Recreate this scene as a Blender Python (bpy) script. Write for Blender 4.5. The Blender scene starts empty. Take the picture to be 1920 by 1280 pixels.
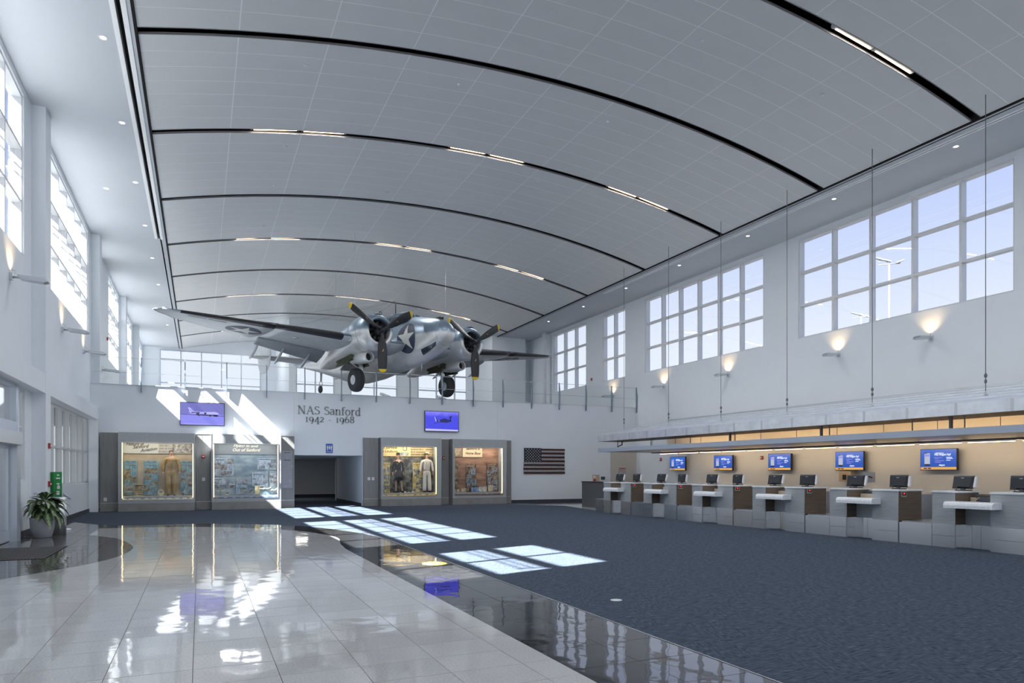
import bpy, bmesh, math, random
from mathutils import Vector, Matrix
rnd = random.Random(7)
SC = bpy.context.scene
COL = SC.collection
PI = math.pi

# ------------------------------------------------------------------ camera, sky, sun, exposure
YAW = math.atan(585 / 1290)
cd = bpy.data.cameras.new('camera'); cam = bpy.data.objects.new('camera', cd); COL.objects.link(cam)
cam.location = (0, 0, 1.52); cam.rotation_euler = (PI / 2, 0, -YAW)
cd.sensor_width = 36; cd.lens = 36 * 1290 / 1920; cd.shift_y = 243 / 1920
cd.clip_start = 0.05; cd.clip_end = 600
SC.camera = cam
SC.view_settings.view_transform = 'Standard'; SC.view_settings.look = 'None'
SC.view_settings.exposure = 1.02; SC.view_settings.gamma = 1; SC.view_settings.use_curve_mapping = False
SC.cycles.use_denoising = True
SC.cycles.max_bounces = 10; SC.cycles.diffuse_bounces = 6; SC.cycles.glossy_bounces = 5
SC.cycles.transparent_max_bounces = 16; SC.cycles.sample_clamp_indirect = 6

W = bpy.data.worlds.new('sky'); SC.world = W; W.use_nodes = True
nt = W.node_tree; nt.nodes.clear()
o = nt.nodes.new('ShaderNodeOutputWorld'); bg = nt.nodes.new('ShaderNodeBackground')
tc = nt.nodes.new('ShaderNodeTexCoord'); sp = nt.nodes.new('ShaderNodeSeparateXYZ'); rp = nt.nodes.new('ShaderNodeValToRGB')
nt.links.new(tc.outputs['Generated'], sp.inputs[0]); nt.links.new(sp.outputs['Z'], rp.inputs[0])
nt.links.new(rp.outputs[0], bg.inputs[0]); nt.links.new(bg.outputs[0], o.inputs[0])
e = rp.color_ramp.elements
e[0].position = 0.0; e[0].color = (.90, .94, 1, 1); e[1].position = 1; e[1].color = (.22, .33, .80, 1)
for p_, c_ in ((.17, (.86, .91, 1, 1)), (.32, (.60, .69, .98, 1)), (.55, (.40, .51, .92, 1))):
    k = e.new(p_); k.color = c_
bg.inputs[1].default_value = 0.52

sd = bpy.data.lights.new('sun', 'SUN'); sun = bpy.data.objects.new('sun', sd); COL.objects.link(sun)
sd.energy = 28.0; sd.angle = math.radians(.53); sd.color = (1, .98, .95)
sun.rotation_euler = Vector((1.0, .28, -1.0)).to_track_quat('-Z', 'Y').to_euler()
sun.location = (-60, -10, 70)

LAMP = 37   # watts of each linear lamp in the ceiling slots

# ------------------------------------------------------------------ helpers
ORD = 'first second third fourth fifth sixth seventh eighth ninth tenth eleventh twelfth thirteenth fourteenth fifteenth sixteenth seventeenth eighteenth nineteenth twentieth'.split()

class MB:
    """collects vertices and faces for one mesh"""
    def __init__(s): s.v = []; s.f = []; s.m = []; s.sm = []
    def add(s, vs, fs, m=0, smooth=False):
        b = len(s.v); s.v += [tuple(p) for p in vs]
        for f in fs: s.f.append([b + i for i in f]); s.m.append(m); s.sm.append(smooth)
        return s
    def box(s, x0, x1, y0, y1, z0, z1, m=0):
        x0, x1 = min(x0, x1), max(x0, x1); y0, y1 = min(y0, y1), max(y0, y1); z0, z1 = min(z0, z1), max(z0, z1)
        return s.add([(x0, y0, z0), (x1, y0, z0), (x1, y1, z0), (x0, y1, z0), (x0, y0, z1), (x1, y0, z1), (x1, y1, z1), (x0, y1, z1)],
                     [(0, 3, 2, 1), (4, 5, 6, 7), (0, 1, 5, 4), (1, 2, 6, 5), (2, 3, 7, 6), (3, 0, 4, 7)], m)
    def hexa(s, p, m=0):   # 8 points, bottom 4 then top 4
        return s.add(p, [(0, 3, 2, 1), (4, 5, 6, 7), (0, 1, 5, 4), (1, 2, 6, 5), (2, 3, 7, 6), (3, 0, 4, 7)], m)
    def poly(s, pts, fn0, fn1, m=0):   # prism: 2d points -> two caps
        n = len(pts)
        return s.add([fn0(*p) for p in pts] + [fn1(*p) for p in pts],
                     [list(range(n))[::-1], list(range(n, 2 * n))] + [(i, (i + 1) % n, n + (i + 1) % n, n + i) for i in range(n)], m)
    def tube(s, pts, rad, n=8, m=0, smooth=True, cap=True, sy=1.0):
        P = [Vector(p) for p in pts]
        if not hasattr(rad, '__len__'): rad = [rad] * len(P)
        b = len(s.v); up = None
        for i, p in enumerate(P):
            t = (P[min(i + 1, len(P) - 1)] - P[max(i - 1, 0)]).normalized()
            if up is None:
                a = Vector((0, 0, 1)) if abs(t.z) < .9 else Vector((0, 1, 0)); up = t.cross(a).normalized()
            up = (up - t * up.dot(t)).normalized(); w = t.cross(up)
            for k in range(n):
                a = 2 * PI * k / n; s.v.append(tuple(p + up * (math.cos(a) * rad[i]) + w * (math.sin(a) * rad[i] * sy)))
        for i in range(len(P) - 1):
            for k in range(n):
                s.f.append([b + i * n + k, b + i * n + (k + 1) % n, b + (i + 1) * n + (k + 1) % n, b + (i + 1) * n + k]); s.m.append(m); s.sm.append(smooth)
        if cap:
            s.f.append([b + k for k in range(n)][::-1]); s.m.append(m); s.sm.append(False)
            q = b + (len(P) - 1) * n; s.f.append([q + k for k in range(n)]); s.m.append(m); s.sm.append(False)
        return s
    def lathe(s, prof, c=(0, 0, 0), ax='z', n=20, m=0, smooth=True, a0=0, a1=2 * PI):
        """prof: (radius, height) pairs revolved round an axis through c"""
        b = len(s.v); full = abs(a1 - a0 - 2 * PI) < 1e-6; cnt = n if full else n + 1
        for r, h in prof:
            for k in range(cnt):
                a = a0 + (a1 - a0) * k / n; x, y = r * math.cos(a), r * math.sin(a)
                p = (x, y, h) if ax == 'z' else ((x, h, y) if ax == 'y' else (h, x, y))
                s.v.append((c[0] + p[0], c[1] + p[1], c[2] + p[2]))
        for i in range(len(prof) - 1):
            for k in range(n):
                k2 = (k + 1) % cnt
                s.f.append([b + i * cnt + k, b + i * cnt + k2, b + (i + 1) * cnt + k2, b + (i + 1) * cnt + k]); s.m.append(m); s.sm.append(smooth)
        return s
    def loft(s, rings, m=0, smooth=True, cap=True, mfn=None):
        n = len(rings[0]); b = len(s.v)
        for r in rings: s.v += [tuple(p) for p in r]
        for i in range(len(rings) - 1):
            for k in range(n):
                s.f.append([b + i * n + k, b + i * n + (k + 1) % n, b + (i + 1) * n + (k + 1) % n, b + (i + 1) * n + k])
                s.m.append(mfn(i, k) if mfn else m); s.sm.append(smooth)
        if cap:
            s.f.append([b + k for k in range(n)][::-1]); s.m.append(m); s.sm.append(False)
            q = b + (len(rings) - 1) * n; s.f.append([q + k for k in range(n)]); s.m.append(m); s.sm.append(False)
        return s
    def xf(s, M, start=0):
        s.v[start:] = [tuple(M @ Vector(p)) for p in s.v[start:]]; return s
    def mesh(s, name, mats):
        me = bpy.data.meshes.new(name); me.from_pydata(s.v, [], s.f)
        mats = mats if isinstance(mats, (list, tuple)) else [mats]
        for m in mats: me.materials.append(m)
        me.polygons.foreach_set('material_index', s.m); me.polygons.foreach_set('use_smooth', s.sm); me.update()
        bm = bmesh.new(); bm.from_mesh(me); bmesh.ops.recalc_face_normals(bm, faces=bm.faces); bm.to_mesh(me); bm.free()
        return me

def link(o, parent=None):
    COL.objects.link(o)
    if parent is not None: o.parent = parent
    return o
def tag(o, label=None, cat=None, group=None, kind=None):
    if label: o['label'] = label
    if cat: o['category'] = cat
    if group: o['group'] = group
    if kind: o['kind'] = kind
    return o
def thing(name, label, cat, loc=(0, 0, 0), rotz=0, group=None):
    o = link(bpy.data.objects.new(name, None)); o.location = loc; o.rotation_euler = (0, 0, rotz); o.empty_display_size = .1
    o['wl'] = list(loc); return tag(o, label, cat, group)
def wloc(p):
    v = Vector((0, 0, 0))
    while p is not None: v += Vector(p.location); p = p.parent
    return v
def part(parent, name, mb, mats, label=None, world=True, bevel=0, kind=None):
    """a child mesh; world=True means the shape was written in world coordinates under unrotated parents"""
    me = mb.mesh(name, mats)
    if world and parent is not None:
        me.transform(Matrix.Translation(-wloc(parent)))
    o = link(bpy.data.objects.new(name, me), parent)
    if bevel: bev(o, bevel)
    return tag(o, label, None, None, kind)
def bev(o, w, seg=2):
    b = o.modifiers.new('bevel', 'BEVEL'); b.width = w; b.segments = seg; b.limit_method = 'ANGLE'; b.angle_limit = .7
def solo(name, mb, mats, label, cat, group=None, loc=None, bevel=0, kind=None):
    """a thing (or structure) that is one mesh; its origin goes to loc"""
    me = mb.mesh(name, mats)
    o = link(bpy.data.objects.new(name, me))
    if loc is not None: me.transform(Matrix.Translation(-Vector(loc))); o.location = loc
    if bevel: bev(o, bevel)
    return tag(o, label, cat, group, kind)
def struct(name, mb, mats, label=None, bevel=0, loc=None):
    return solo(name, mb, mats, label, None, None, loc, bevel, 'structure')
def copy_tree(o, parent=None):
    c = o.copy(); link(c, parent)
    for ch in list(o.children): copy_tree(ch, c)
    return c

# ------------------------------------------------------------------ materials
def nodes(name):
    m = bpy.data.materials.new(name); m.use_nodes = True
    return m, m.node_tree, m.node_tree.nodes['Principled BSDF']
def mat(name, col, rough=.5, metal=0, spec=.5, var=0, vscale=3, bump=0, bscale=60, emit=None, estr=1, coat=0, stretch=None):
    m, t, b = nodes(name)
    b.inputs['Base Color'].default_value = (*col, 1); b.inputs['Roughness'].default_value = rough
    b.inputs['Metallic'].default_value = metal; b.inputs['Specular IOR Level'].default_value = spec
    b.inputs['Coat Weight'].default_value = coat; b.inputs['Coat Roughness'].default_value = .08
    if emit: b.inputs['Emission Color'].default_value = (*emit, 1); b.inputs['Emission Strength'].default_value = estr
    if var or bump:
        tcn = t.nodes.new('ShaderNodeTexCoord'); src = tcn.outputs['Object']
        if stretch:
            mp = t.nodes.new('ShaderNodeMapping'); mp.inputs['Scale'].default_value = stretch; t.links.new(src, mp.inputs[0]); src = mp.outputs[0]
    if var:
        n = t.nodes.new('ShaderNodeTexNoise'); n.inputs['Scale'].default_value = vscale; n.inputs['Detail'].default_value = 5
        t.links.new(src, n.inputs['Vector'])
        r = t.nodes.new('ShaderNodeMapRange'); r.inputs[1].default_value = .3; r.inputs[2].default_value = .7
        r.inputs[3].default_value = 1 - var; r.inputs[4].default_value = 1 + var
        t.links.new(n.outputs[0], r.inputs[0])
        x = t.nodes.new('ShaderNodeVectorMath'); x.operation = 'SCALE'; x.inputs[0].default_value = col
        t.links.new(r.outputs[0], x.inputs['Scale']); t.links.new(x.outputs[0], b.inputs['Base Color'])
    if bump:
        n = t.nodes.new('ShaderNodeTexNoise'); n.inputs['Scale'].default_value = bscale; n.inputs['Detail'].default_value = 3
        t.links.new(src, n.inputs['Vector'])
        bn = t.nodes.new('ShaderNodeBump'); bn.inputs['Strength'].default_value = bump; bn.inputs['Distance'].default_value = .02
        t.links.new(n.outputs[0], bn.inputs['Height']); t.links.new(bn.outputs[0], b.inputs['Normal'])
    return m
def emis(name, col, s):
    m, t, b = nodes(name); b.inputs['Base Color'].default_value = (0.02, .02, .02, 1); b.inputs['Roughness'].default_value = .3
    b.inputs['Emission Color'].default_value = (*col, 1); b.inputs['Emission Strength'].default_value = s; return m
def glassmat(name, tint=(1, 1, 1), refl=1.0):
    m = bpy.data.materials.new(name); m.use_nodes = True; t = m.node_tree; t.nodes.clear()
    o = t.nodes.new('ShaderNodeOutputMaterial'); mx = t.nodes.new('ShaderNodeMixShader'); tr = t.nodes.new('ShaderNodeBsdfTransparent')
    gl = t.nodes.new('ShaderNodeBsdfGlossy'); lw = t.nodes.new('ShaderNodeLayerWeight'); lw.inputs[0].default_value = .5
    pw = t.nodes.new('ShaderNodeMath'); pw.operation = 'POWER'; pw.inputs[1].default_value = 5; mu = t.nodes.new('ShaderNodeMath'); mu.operation = 'MULTIPLY_ADD'; mu.inputs[1].default_value = .6 * refl; mu.inputs[2].default_value = .03 * refl
    tr.inputs[0].default_value = (*tint, 1); gl.inputs['Roughness'].default_value = .01
    t.links.new(lw.outputs['Facing'], pw.inputs[0]); t.links.new(pw.outputs[0], mu.inputs[0]); t.links.new(mu.outputs[0], mx.inputs[0]); t.links.new(tr.outputs[0], mx.inputs[1]); t.links.new(gl.outputs[0], mx.inputs[2]); t.links.new(mx.outputs[0], o.inputs[0])
    return m

M = {}
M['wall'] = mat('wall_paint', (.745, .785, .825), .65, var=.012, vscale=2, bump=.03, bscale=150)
M['beige'] = mat('matte_beige', (.52, .48, .43), .7, var=.02)
M['bulk'] = mat('bulkhead_paint', (.78, .74, .68), .7, var=.02)
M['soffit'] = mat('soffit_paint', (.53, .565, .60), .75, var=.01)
M['black'] = mat('black_void', (.012, .012, .013), .8, spec=.2)
M['panel'] = mat('ceiling_panel_white', (.665, .67, .67), .33, spec=.5, var=.015, vscale=1.5)
M['trim'] = mat('white_metal_trim', (.66, .68, .70), .4)
M['bronze'] = mat('pale_aluminium_frame', (.50, .55, .62), .35, metal=.35)
M['glass'] = glassmat('window_glass', (.97, .985, 1))
M['caseglass'] = glassmat('case_glass', (.98, .99, .99), .9)
M['railglass'] = glassmat('rail_glass', (.985, .992, .992), .3)
M['base'] = mat('charcoal_rubber_base', (.05, .055, .065), .6)
M['alu'] = mat('brushed_aluminium', (.62, .64, .66), .35, metal=.9, bump=.02, bscale=80)
def anis(name, col, rough, an, rot):
    m, t, b = nodes(name); b.inputs['Base Color'].default_value = (*col, 1); b.inputs['Metallic'].default_value = 1; b.inputs['Roughness'].default_value = rough
    b.inputs['Anisotropic'].default_value = an; b.inputs['Anisotropic Rotation'].default_value = rot
    tg = t.nodes.new('ShaderNodeTangent'); tg.direction_type = 'RADIAL'; tg.axis = 'Z'; t.links.new(tg.outputs[0], b.inputs['Tangent']); return m
M['steel'] = anis('polished_stainless', (.88, .88, .87), .17, .97, .25)
M['brush'] = mat('brushed_stainless', (.55, .56, .57), .28, metal=1, var=.05, vscale=4)
M['galv'] = mat('galvanised_sheet', (.78, .81, .84), .34, metal=.75, var=.10, vscale=3)
M['beam'] = mat('blue_grey_beam_paint', (.42, .49, .60), .4)
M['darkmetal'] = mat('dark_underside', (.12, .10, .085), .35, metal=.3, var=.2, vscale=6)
M['lam'] = mat('grey_grained_laminate', (.40, .42, .43), .5, var=.16, vscale=2.2, stretch=(18, 1.2, 26))
M['lamv'] = mat('grey_wood_laminate', (.24, .24, .235), .5, var=.16, vscale=2.2, stretch=(16, 16, .7))
M['wood'] = mat('dark_brown_laminate', (.155, .115, .085), .5, var=.22, vscale=2.2, stretch=(1.2, 8, 26))
M['stone'] = mat('taupe_stone_base', (.27, .265, .25), .35, var=.14, vscale=2.5)
M['granite'] = mat('white_granite', (.84, .86, .88), .22, var=.28, vscale=95)
M['plastic'] = mat('black_plastic', (.018, .02, .024), .35)
M['dgrey'] = mat('dark_grey_plastic', (.10, .105, .115), .4)
M['white'] = mat('white_plastic', (.8, .8, .8), .4)
M['cream'] = mat('cream_card', (.72, .64, .47), .7, var=.08, vscale=20)
M['red'] = mat('red_plastic', (.35, .02, .02), .4)
M['tan'] = mat('tan_plastic', (.52, .42, .31), .5)
M['signblue'] = mat('sign_blue', (.02, .09, .42), .45)
M['green'] = mat('green_print', (.02, .27, .06), .4, var=.1, vscale=8)
M['letter'] = mat('grey_brushed_letter', (.22, .23, .245), .4, metal=.5)
M['ink'] = mat('black_ink', (.015, .015, .02), .6)
M['inkw'] = mat('pale_ink', (.75, .70, .60), .6)
M['tee'] = mat('white_ceiling_joint', (.90, .90, .90), .5)
M['warm'] = emis('warm_lamp_tube', (1, .70, .42), 4)
M['led'] = emis('warm_led_strip', (1, .68, .34), 2.5)
M['can'] = emis('downlight_lens', (1, .97, .93), 2.5)
M['edge'] = mat('grey_ceiling_edge', (.22, .22, .225), .6)
M['bar'] = mat('grille_bar', (.12, .12, .118), .5, metal=.2)
M['slat'] = mat('grey_sunshade_paint', (.28, .29, .31), .7)
M['cable'] = mat('steel_cable', (.16, .17, .18), .4, metal=.6)

def carpet():
    m, t, b = nodes('blue_grey_carpet'); b.inputs['Roughness'].default_value = .95; b.inputs['Specular IOR Level'].default_value = .1
    tcn = t.nodes.new('ShaderNodeTexCoord')
    def nz(scale, st, det=3):
        mp = t.nodes.new('ShaderNodeMapping'); mp.inputs['Scale'].default_value = st; t.links.new(tcn.outputs['Object'], mp.inputs[0])
        n = t.nodes.new('ShaderNodeTexNoise'); n.inputs['Scale'].default_value = scale; n.inputs['Detail'].default_value = det; t.links.new(mp.outputs[0], n.inputs[0]); return n
    n1 = nz(30, (.25, 3.2, 1)); n2 = nz(40, (2.5, .35, 1)); ck = t.nodes.new('ShaderNodeTexChecker'); ck.inputs['Scale'].default_value = 1.64
    t.links.new(tcn.outputs['Object'], ck.inputs[0])
    mx = t.nodes.new('ShaderNodeMix'); t.links.new(ck.outputs[1], mx.inputs[0]); t.links.new(n1.outputs[0], mx.inputs[2]); t.links.new(n2.outputs[0], mx.inputs[3])
    cr = t.nodes.new('ShaderNodeValToRGB'); t.links.new(mx.outputs[0], cr.inputs[0])
    cr.color_ramp.elements[0].position = .34; cr.color_ramp.elements[0].color = (.022, .029, .043, 1)
    cr.color_ramp.elements[1].position = .70; cr.color_ramp.elements[1].color = (.115, .145, .195, 1)
    t.links.new(cr.outputs[0], b.inputs['Base Color'])
    return m
M['carpet'] = carpet()
def tilemat(name, col, rough, sp=.5, speck=.12):
    """polished tile: fine speckle, tone changing from tile to tile, faint waviness of the polish"""
    m, t, b = nodes(name); b.inputs['Roughness'].default_value = rough; b.inputs['Specular IOR Level'].default_value = sp
    tcn = t.nodes.new('ShaderNodeTexCoord'); gi = t.nodes.new('ShaderNodeObjectInfo')
    n = t.nodes.new('ShaderNodeTexNoise'); n.inputs['Scale'].default_value = 55; n.inputs['Detail'].default_value = 6; t.links.new(tcn.outputs['Object'], n.inputs[0])
    r = t.nodes.new('ShaderNodeMapRange'); r.inputs[1].default_value = .3; r.inputs[2].default_value = .7; r.inputs[3].default_value = 1 - speck; r.inputs[4].default_value = 1 + speck; t.links.new(n.outputs[0], r.inputs[0])
    a = t.nodes.new('ShaderNodeMapRange'); a.inputs[3].default_value = .95; a.inputs[4].default_value = 1.05; t.links.new(gi.outputs['Random'], a.inputs[0])
    mu = t.nodes.new('ShaderNodeMath'); mu.operation = 'MULTIPLY'; t.links.new(r.outputs[0], mu.inputs[0]); t.links.new(a.outputs[0], mu.inputs[1])
    x = t.nodes.new('ShaderNodeVectorMath'); x.operation = 'SCALE'; x.inputs[0].default_value = col; t.links.new(mu.outputs[0], x.inputs['Scale']); t.links.new(x.outputs[0], b.inputs['Base Color'])
    w = t.nodes.new('ShaderNodeTexNoise'); w.inputs['Scale'].default_value = 3.2; w.inputs['Detail'].default_value = 1.5; t.links.new(tcn.outputs['Object'], w.inputs[0])
    bn = t.nodes.new('ShaderNodeBump'); bn.inputs['Strength'].default_value = .11; bn.inputs['Distance'].default_value = .02; t.links.new(w.outputs[0], bn.inputs['Height']); t.links.new(bn.outputs[0], b.inputs['Normal'])
    return m
M['tile'] = tilemat('pale_terrazzo_tile', (.56, .56, .555), .045, .7)
M['tiled'] = tilemat('black_granite_tile', (.032, .032, .033), .03, 1.0, .3)
M['tilem'] = tilemat('taupe_granite_tile', (.13, .128, .125), .05, .6, .25)

def printmat(name, paper, ink, rows=26, dens=.5):
    """flat print: rows of small illegible text on coloured paper"""
    m, t, b = nodes(name); b.inputs['Roughness'].default_value = .55
    tcn = t.nodes.new('ShaderNodeTexCoord'); s = t.nodes.new('ShaderNodeSeparateXYZ'); t.links.new(tcn.outputs['Object'], s.inputs[0])
    ml = t.nodes.new('ShaderNodeMath'); ml.operation = 'MULTIPLY'; ml.inputs[1].default_value = rows; t.links.new(s.outputs['Z'], ml.inputs[0])
    fr = t.nodes.new('ShaderNodeMath'); fr.operation = 'FRACT'; t.links.new(ml.outputs[0], fr.inputs[0])
    gt = t.nodes.new('ShaderNodeMath'); gt.operation = 'GREATER_THAN'; gt.inputs[1].default_value = .55; t.links.new(fr.outputs[0], gt.inputs[0])
    mp = t.nodes.new('ShaderNodeMapping'); mp.inputs['Scale'].default_value = (16, 1, 5); t.links.new(tcn.outputs['Object'], mp.inputs[0])
    n = t.nodes.new('ShaderNodeTexNoise'); n.inputs['Scale'].default_value = 1.0; n.inputs['Detail'].default_value = 2; t.links.new(mp.outputs[0], n.inputs[0])
    g2 = t.nodes.new('ShaderNodeMath'); g2.operation = 'GREATER_THAN'; g2.inputs[1].default_value = 1 - dens; t.links.new(n.outputs[0], g2.inputs[0])
    mu = t.nodes.new('ShaderNodeMath'); mu.operation = 'MULTIPLY'; t.links.new(gt.outputs[0], mu.inputs[0]); t.links.new(g2.outputs[0], mu.inputs[1])
    mx = t.nodes.new('ShaderNodeMix'); mx.data_type = 'RGBA'; t.links.new(mu.outputs[0], mx.inputs[0]); mx.inputs[6].default_value = (*paper, 1); mx.inputs[7].default_value = (*ink, 1)
    t.links.new(mx.outputs[2], b.inputs['Base Color']); return m
def photomat(name, lo, hi, sc=9, st=(1, 1, 1), p0=.35, p1=.68, rough=.5):
    m, t, b = nodes(name); b.inputs['Roughness'].default_value = rough
    tcn = t.nodes.new('ShaderNodeTexCoord'); oi = t.nodes.new('ShaderNodeObjectInfo')
    ad = t.nodes.new('ShaderNodeVectorMath'); ad.operation = 'ADD'; t.links.new(tcn.outputs['Object'], ad.inputs[0]); t.links.new(oi.outputs['Location'], ad.inputs[1])
    mp = t.nodes.new('ShaderNodeMapping'); mp.inputs['Scale'].default_value = st; t.links.new(ad.outputs[0], mp.inputs[0])
    n = t.nodes.new('ShaderNodeTexNoise'); n.inputs['Scale'].default_value = sc; n.inputs['Detail'].default_value = 4; t.links.new(mp.outputs[0], n.inputs[0])
    cr = t.nodes.new('ShaderNodeValToRGB'); cr.color_ramp.elements[0].position = p0; cr.color_ramp.elements[0].color = (*lo, 1); cr.color_ramp.elements[1].position = p1; cr.color_ramp.elements[1].color = (*hi, 1)
    t.links.new(n.outputs[0], cr.inputs[0]); t.links.new(cr.outputs[0], b.inputs['Base Color']); return m
M['photo'] = photomat('grey_photograph', (.05, .05, .055), (.42, .42, .42), 9)
M['photob'] = photomat('blue_photograph', (.07, .10, .15), (.36, .43, .52), 9)
M['photos'] = photomat('sepia_photograph', (.10, .075, .045), (.50, .41, .28), 9)

# ------------------------------------------------------------------ floor
def clip_rect(poly, x0, x1, y0, y1):
    def cl(P, ins, cut):
        out = []
        for i in range(len(P)):
            a, b = P[i - 1], P[i]; ia, ib = ins(a), ins(b)
            if ib:
                if not ia: out.append(cut(a, b))
                out.append(b)
            elif ia: out.append(cut(a, b))
        return out
    ix = lambda c: (lambda a, b: (c, a[1] + (b[1] - a[1]) * (c - a[0]) / (b[0] - a[0])))
    iy = lambda c: (lambda a, b: (a[0] + (b[0] - a[0]) * (c - a[1]) / (b[1] - a[1]), c))
    P = poly
    for ins, cut in ((lambda p: p[0] >= x0, ix(x0)), (lambda p: p[0] <= x1, ix(x1)), (lambda p: p[1] >= y0, iy(y0)), (lambda p: p[1] <= y1, iy(y1))):
        if not P: return []
        P = cl(P, ins, cut)
    out = []
    for p in P:
        if not out or (abs(p[0] - out[-1][0]) + abs(p[1] - out[-1][1])) > 1e-5: out.append(p)
    if len(out) > 1 and abs(out[0][0] - out[-1][0]) + abs(out[0][1] - out[-1][1]) < 1e-5: out.pop()
    if len(out) < 3: return []
    ar = abs(sum(out[i - 1][0] * out[i][1] - out[i][0] * out[i - 1][1] for i in range(len(out)))) / 2
    return out if ar > .002 else []
def smooth_curve(pts, sub=4):
    out = []
    for i in range(len(pts) - 1):
        p0, p1, p2, p3 = pts[max(i - 1, 0)], pts[i], pts[i + 1], pts[min(i + 2, len(pts) - 1)]
        for k in range(sub):
            t = k / sub
            out.append(tuple(.5 * (2 * p1[c] + (p2[c] - p0[c]) * t + (2 * p0[c] - 5 * p1[c] + 4 * p2[c] - p3[c]) * t * t + (3 * p1[c] - p0[c] - 3 * p2[c] + p3[c]) * t ** 3) for c in (0, 1)))
    return out + [pts[-1]]
semi = smooth_curve([(-3.74, 10.9), (-2.9, 11.35), (-2.05, 12.5), (-1.53, 13.4), (-1.24, 14.6), (-1.26, 16.0), (-1.77, 18.0), (-2.42, 19.05)])
dome = smooth_curve([(-2.42, 21.15), (-1.4, 21.1), (-.07, 20.65), (1.24, 19.62), (2.2, 18.35), (2.7, 17.0), (2.86, 15.9), (2.68, 14.6), (2.6, 13.6)])
LIGHT = [(-3.74, -12), (-3.74, 10.9)] + semi[1:] + dome + [(2.6, -12)]
outer = smooth_curve([(-3.74, 24.7), (-2.17, 22.15), (-.17, 21.9), (.9, 21.4), (1.79, 20.75), (2.45, 19.9), (3.0, 18.85), (3.3, 18.0), (3.62, 16.8), (3.79, 15.4), (3.79, 14.4)])
DARK = [(-2.42, 19.05)] + [(-3.74, 19.6)] + outer + [(3.79, -12), (2.6, -12), (2.6, 13.6)] + dome[::-1][1:]
MID = [(-3.74, 10.9)] + semi[1:] + [(-3.74, 19.6)]
FARL = [(13.0, 28.8), (14.6, 26.6), (13.9, 22.8), (13.6, 22.3), (13.6, 21.8), (20.6, 21.8), (20.6, 28.6), (15.5, 28.6)]

fl = MB().box(-4.1, 21.2, -14, 30.4, -.30, -.012)
FLOOR = struct('floor', fl, M['base'], 'floor of the departure hall, carpet with pale and black polished tiles')
def outside_tiles():
    """carpet fills everything right of and beyond the tiled field"""
    edge = outer + [(3.79, -14)]
    pts = [(-3.74, 30.4)] + edge + [(21.2, -14), (21.2, 30.4)]
    return pts
cp = MB().poly(outside_tiles(), lambda x, y: (x, y, -.03), lambda x, y: (x, y, .002))
part(FLOOR, 'carpet', cp, M['carpet'], 'blue grey patterned carpet')
NT = [0]; rest = {'tile': MB(), 'tiled': MB(), 'tilem': MB()}
def lay(poly, mk, tx, ty, x0, y0, xr, yr, near):
    g = .0022
    i0, i1 = math.floor((xr[0] - x0) / tx), math.ceil((xr[1] - x0) / tx); j0, j1 = math.floor((yr[0] - y0) / ty), math.ceil((yr[1] - y0) / ty)
    for j in range(j0, j1):
        for i in range(i0, i1):
            a, b, c, d = x0 + i * tx + g, x0 + (i + 1) * tx - g, y0 + j * ty + g, y0 + (j + 1) * ty - g
            P = clip_rect(poly, a, b, c, d)
            if not P: continue
            cx, cy = (a + b) / 2, (c + d) / 2; sx, sy = rnd.uniform(-1, 1) * .002, rnd.uniform(-1, 1) * .002; h = rnd.uniform(-.0004, .0004)
            z = lambda x, y: (x, y, h + (x - cx) * sx + (y - cy) * sy)
            vis = cy > 3.0 and cy > 2.6 + abs(cx) * .2 and near(cx, cy) and NT[0] < 297
            mb = MB() if vis else rest[mk]
            mb.poly(P, lambda x, y: (x, y, -.014), z)
            if vis:
                NT[0] += 1; me = mb.mesh('tile', M[mk]); me.transform(Matrix.Translation((-cx, -cy, 0))); o = link(bpy.data.objects.new('tile', me), FLOOR); o.location = (cx, cy, 0)
lay(LIGHT, 'tile', .593, .445, -.05, 5.81, (-3.8, 3.0), (-12, 21.5), lambda x, y: y < 11.7)
lay(DARK, 'tiled', .6, .6, 2.6, 5.2, (-3.8, 3.9), (-12, 25), lambda x, y: 3.6 < y < 15.5 and x > 2)
lay(MID, 'tilem', .593, .445, -.05, 5.81, (-3.8, -1), (10.5, 20), lambda x, y: 12 < y < 17 and x < -1.3)
for k in rest:
    part(FLOOR, 'tile_field', rest[k], M[k], kind='stuff')
part(FLOOR, 'tile_field', MB().poly(FARL, lambda x, y: (x, y, -.01), lambda x, y: (x, y, .004)), M['tile'], 'pale tile strip beside the check in counters', kind='stuff')
part(FLOOR, 'dark_border', MB().box(14.2, 20.6, 28.6, 29.6, -.01, .0035), M['tiled'], 'black tile border along the back wall')
part(FLOOR, 'metal_edge', MB().poly([(x, y) for x, y in outer[24:] + [(3.79, -12)]] + [(x + .012, y) for x, y in ([(3.79, -12)] + outer[24:][::-1])], lambda x, y: (x, y, -.01), lambda x, y: (x, y, .004)), M['alu'], 'thin metal strip between tile and carpet')

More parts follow.
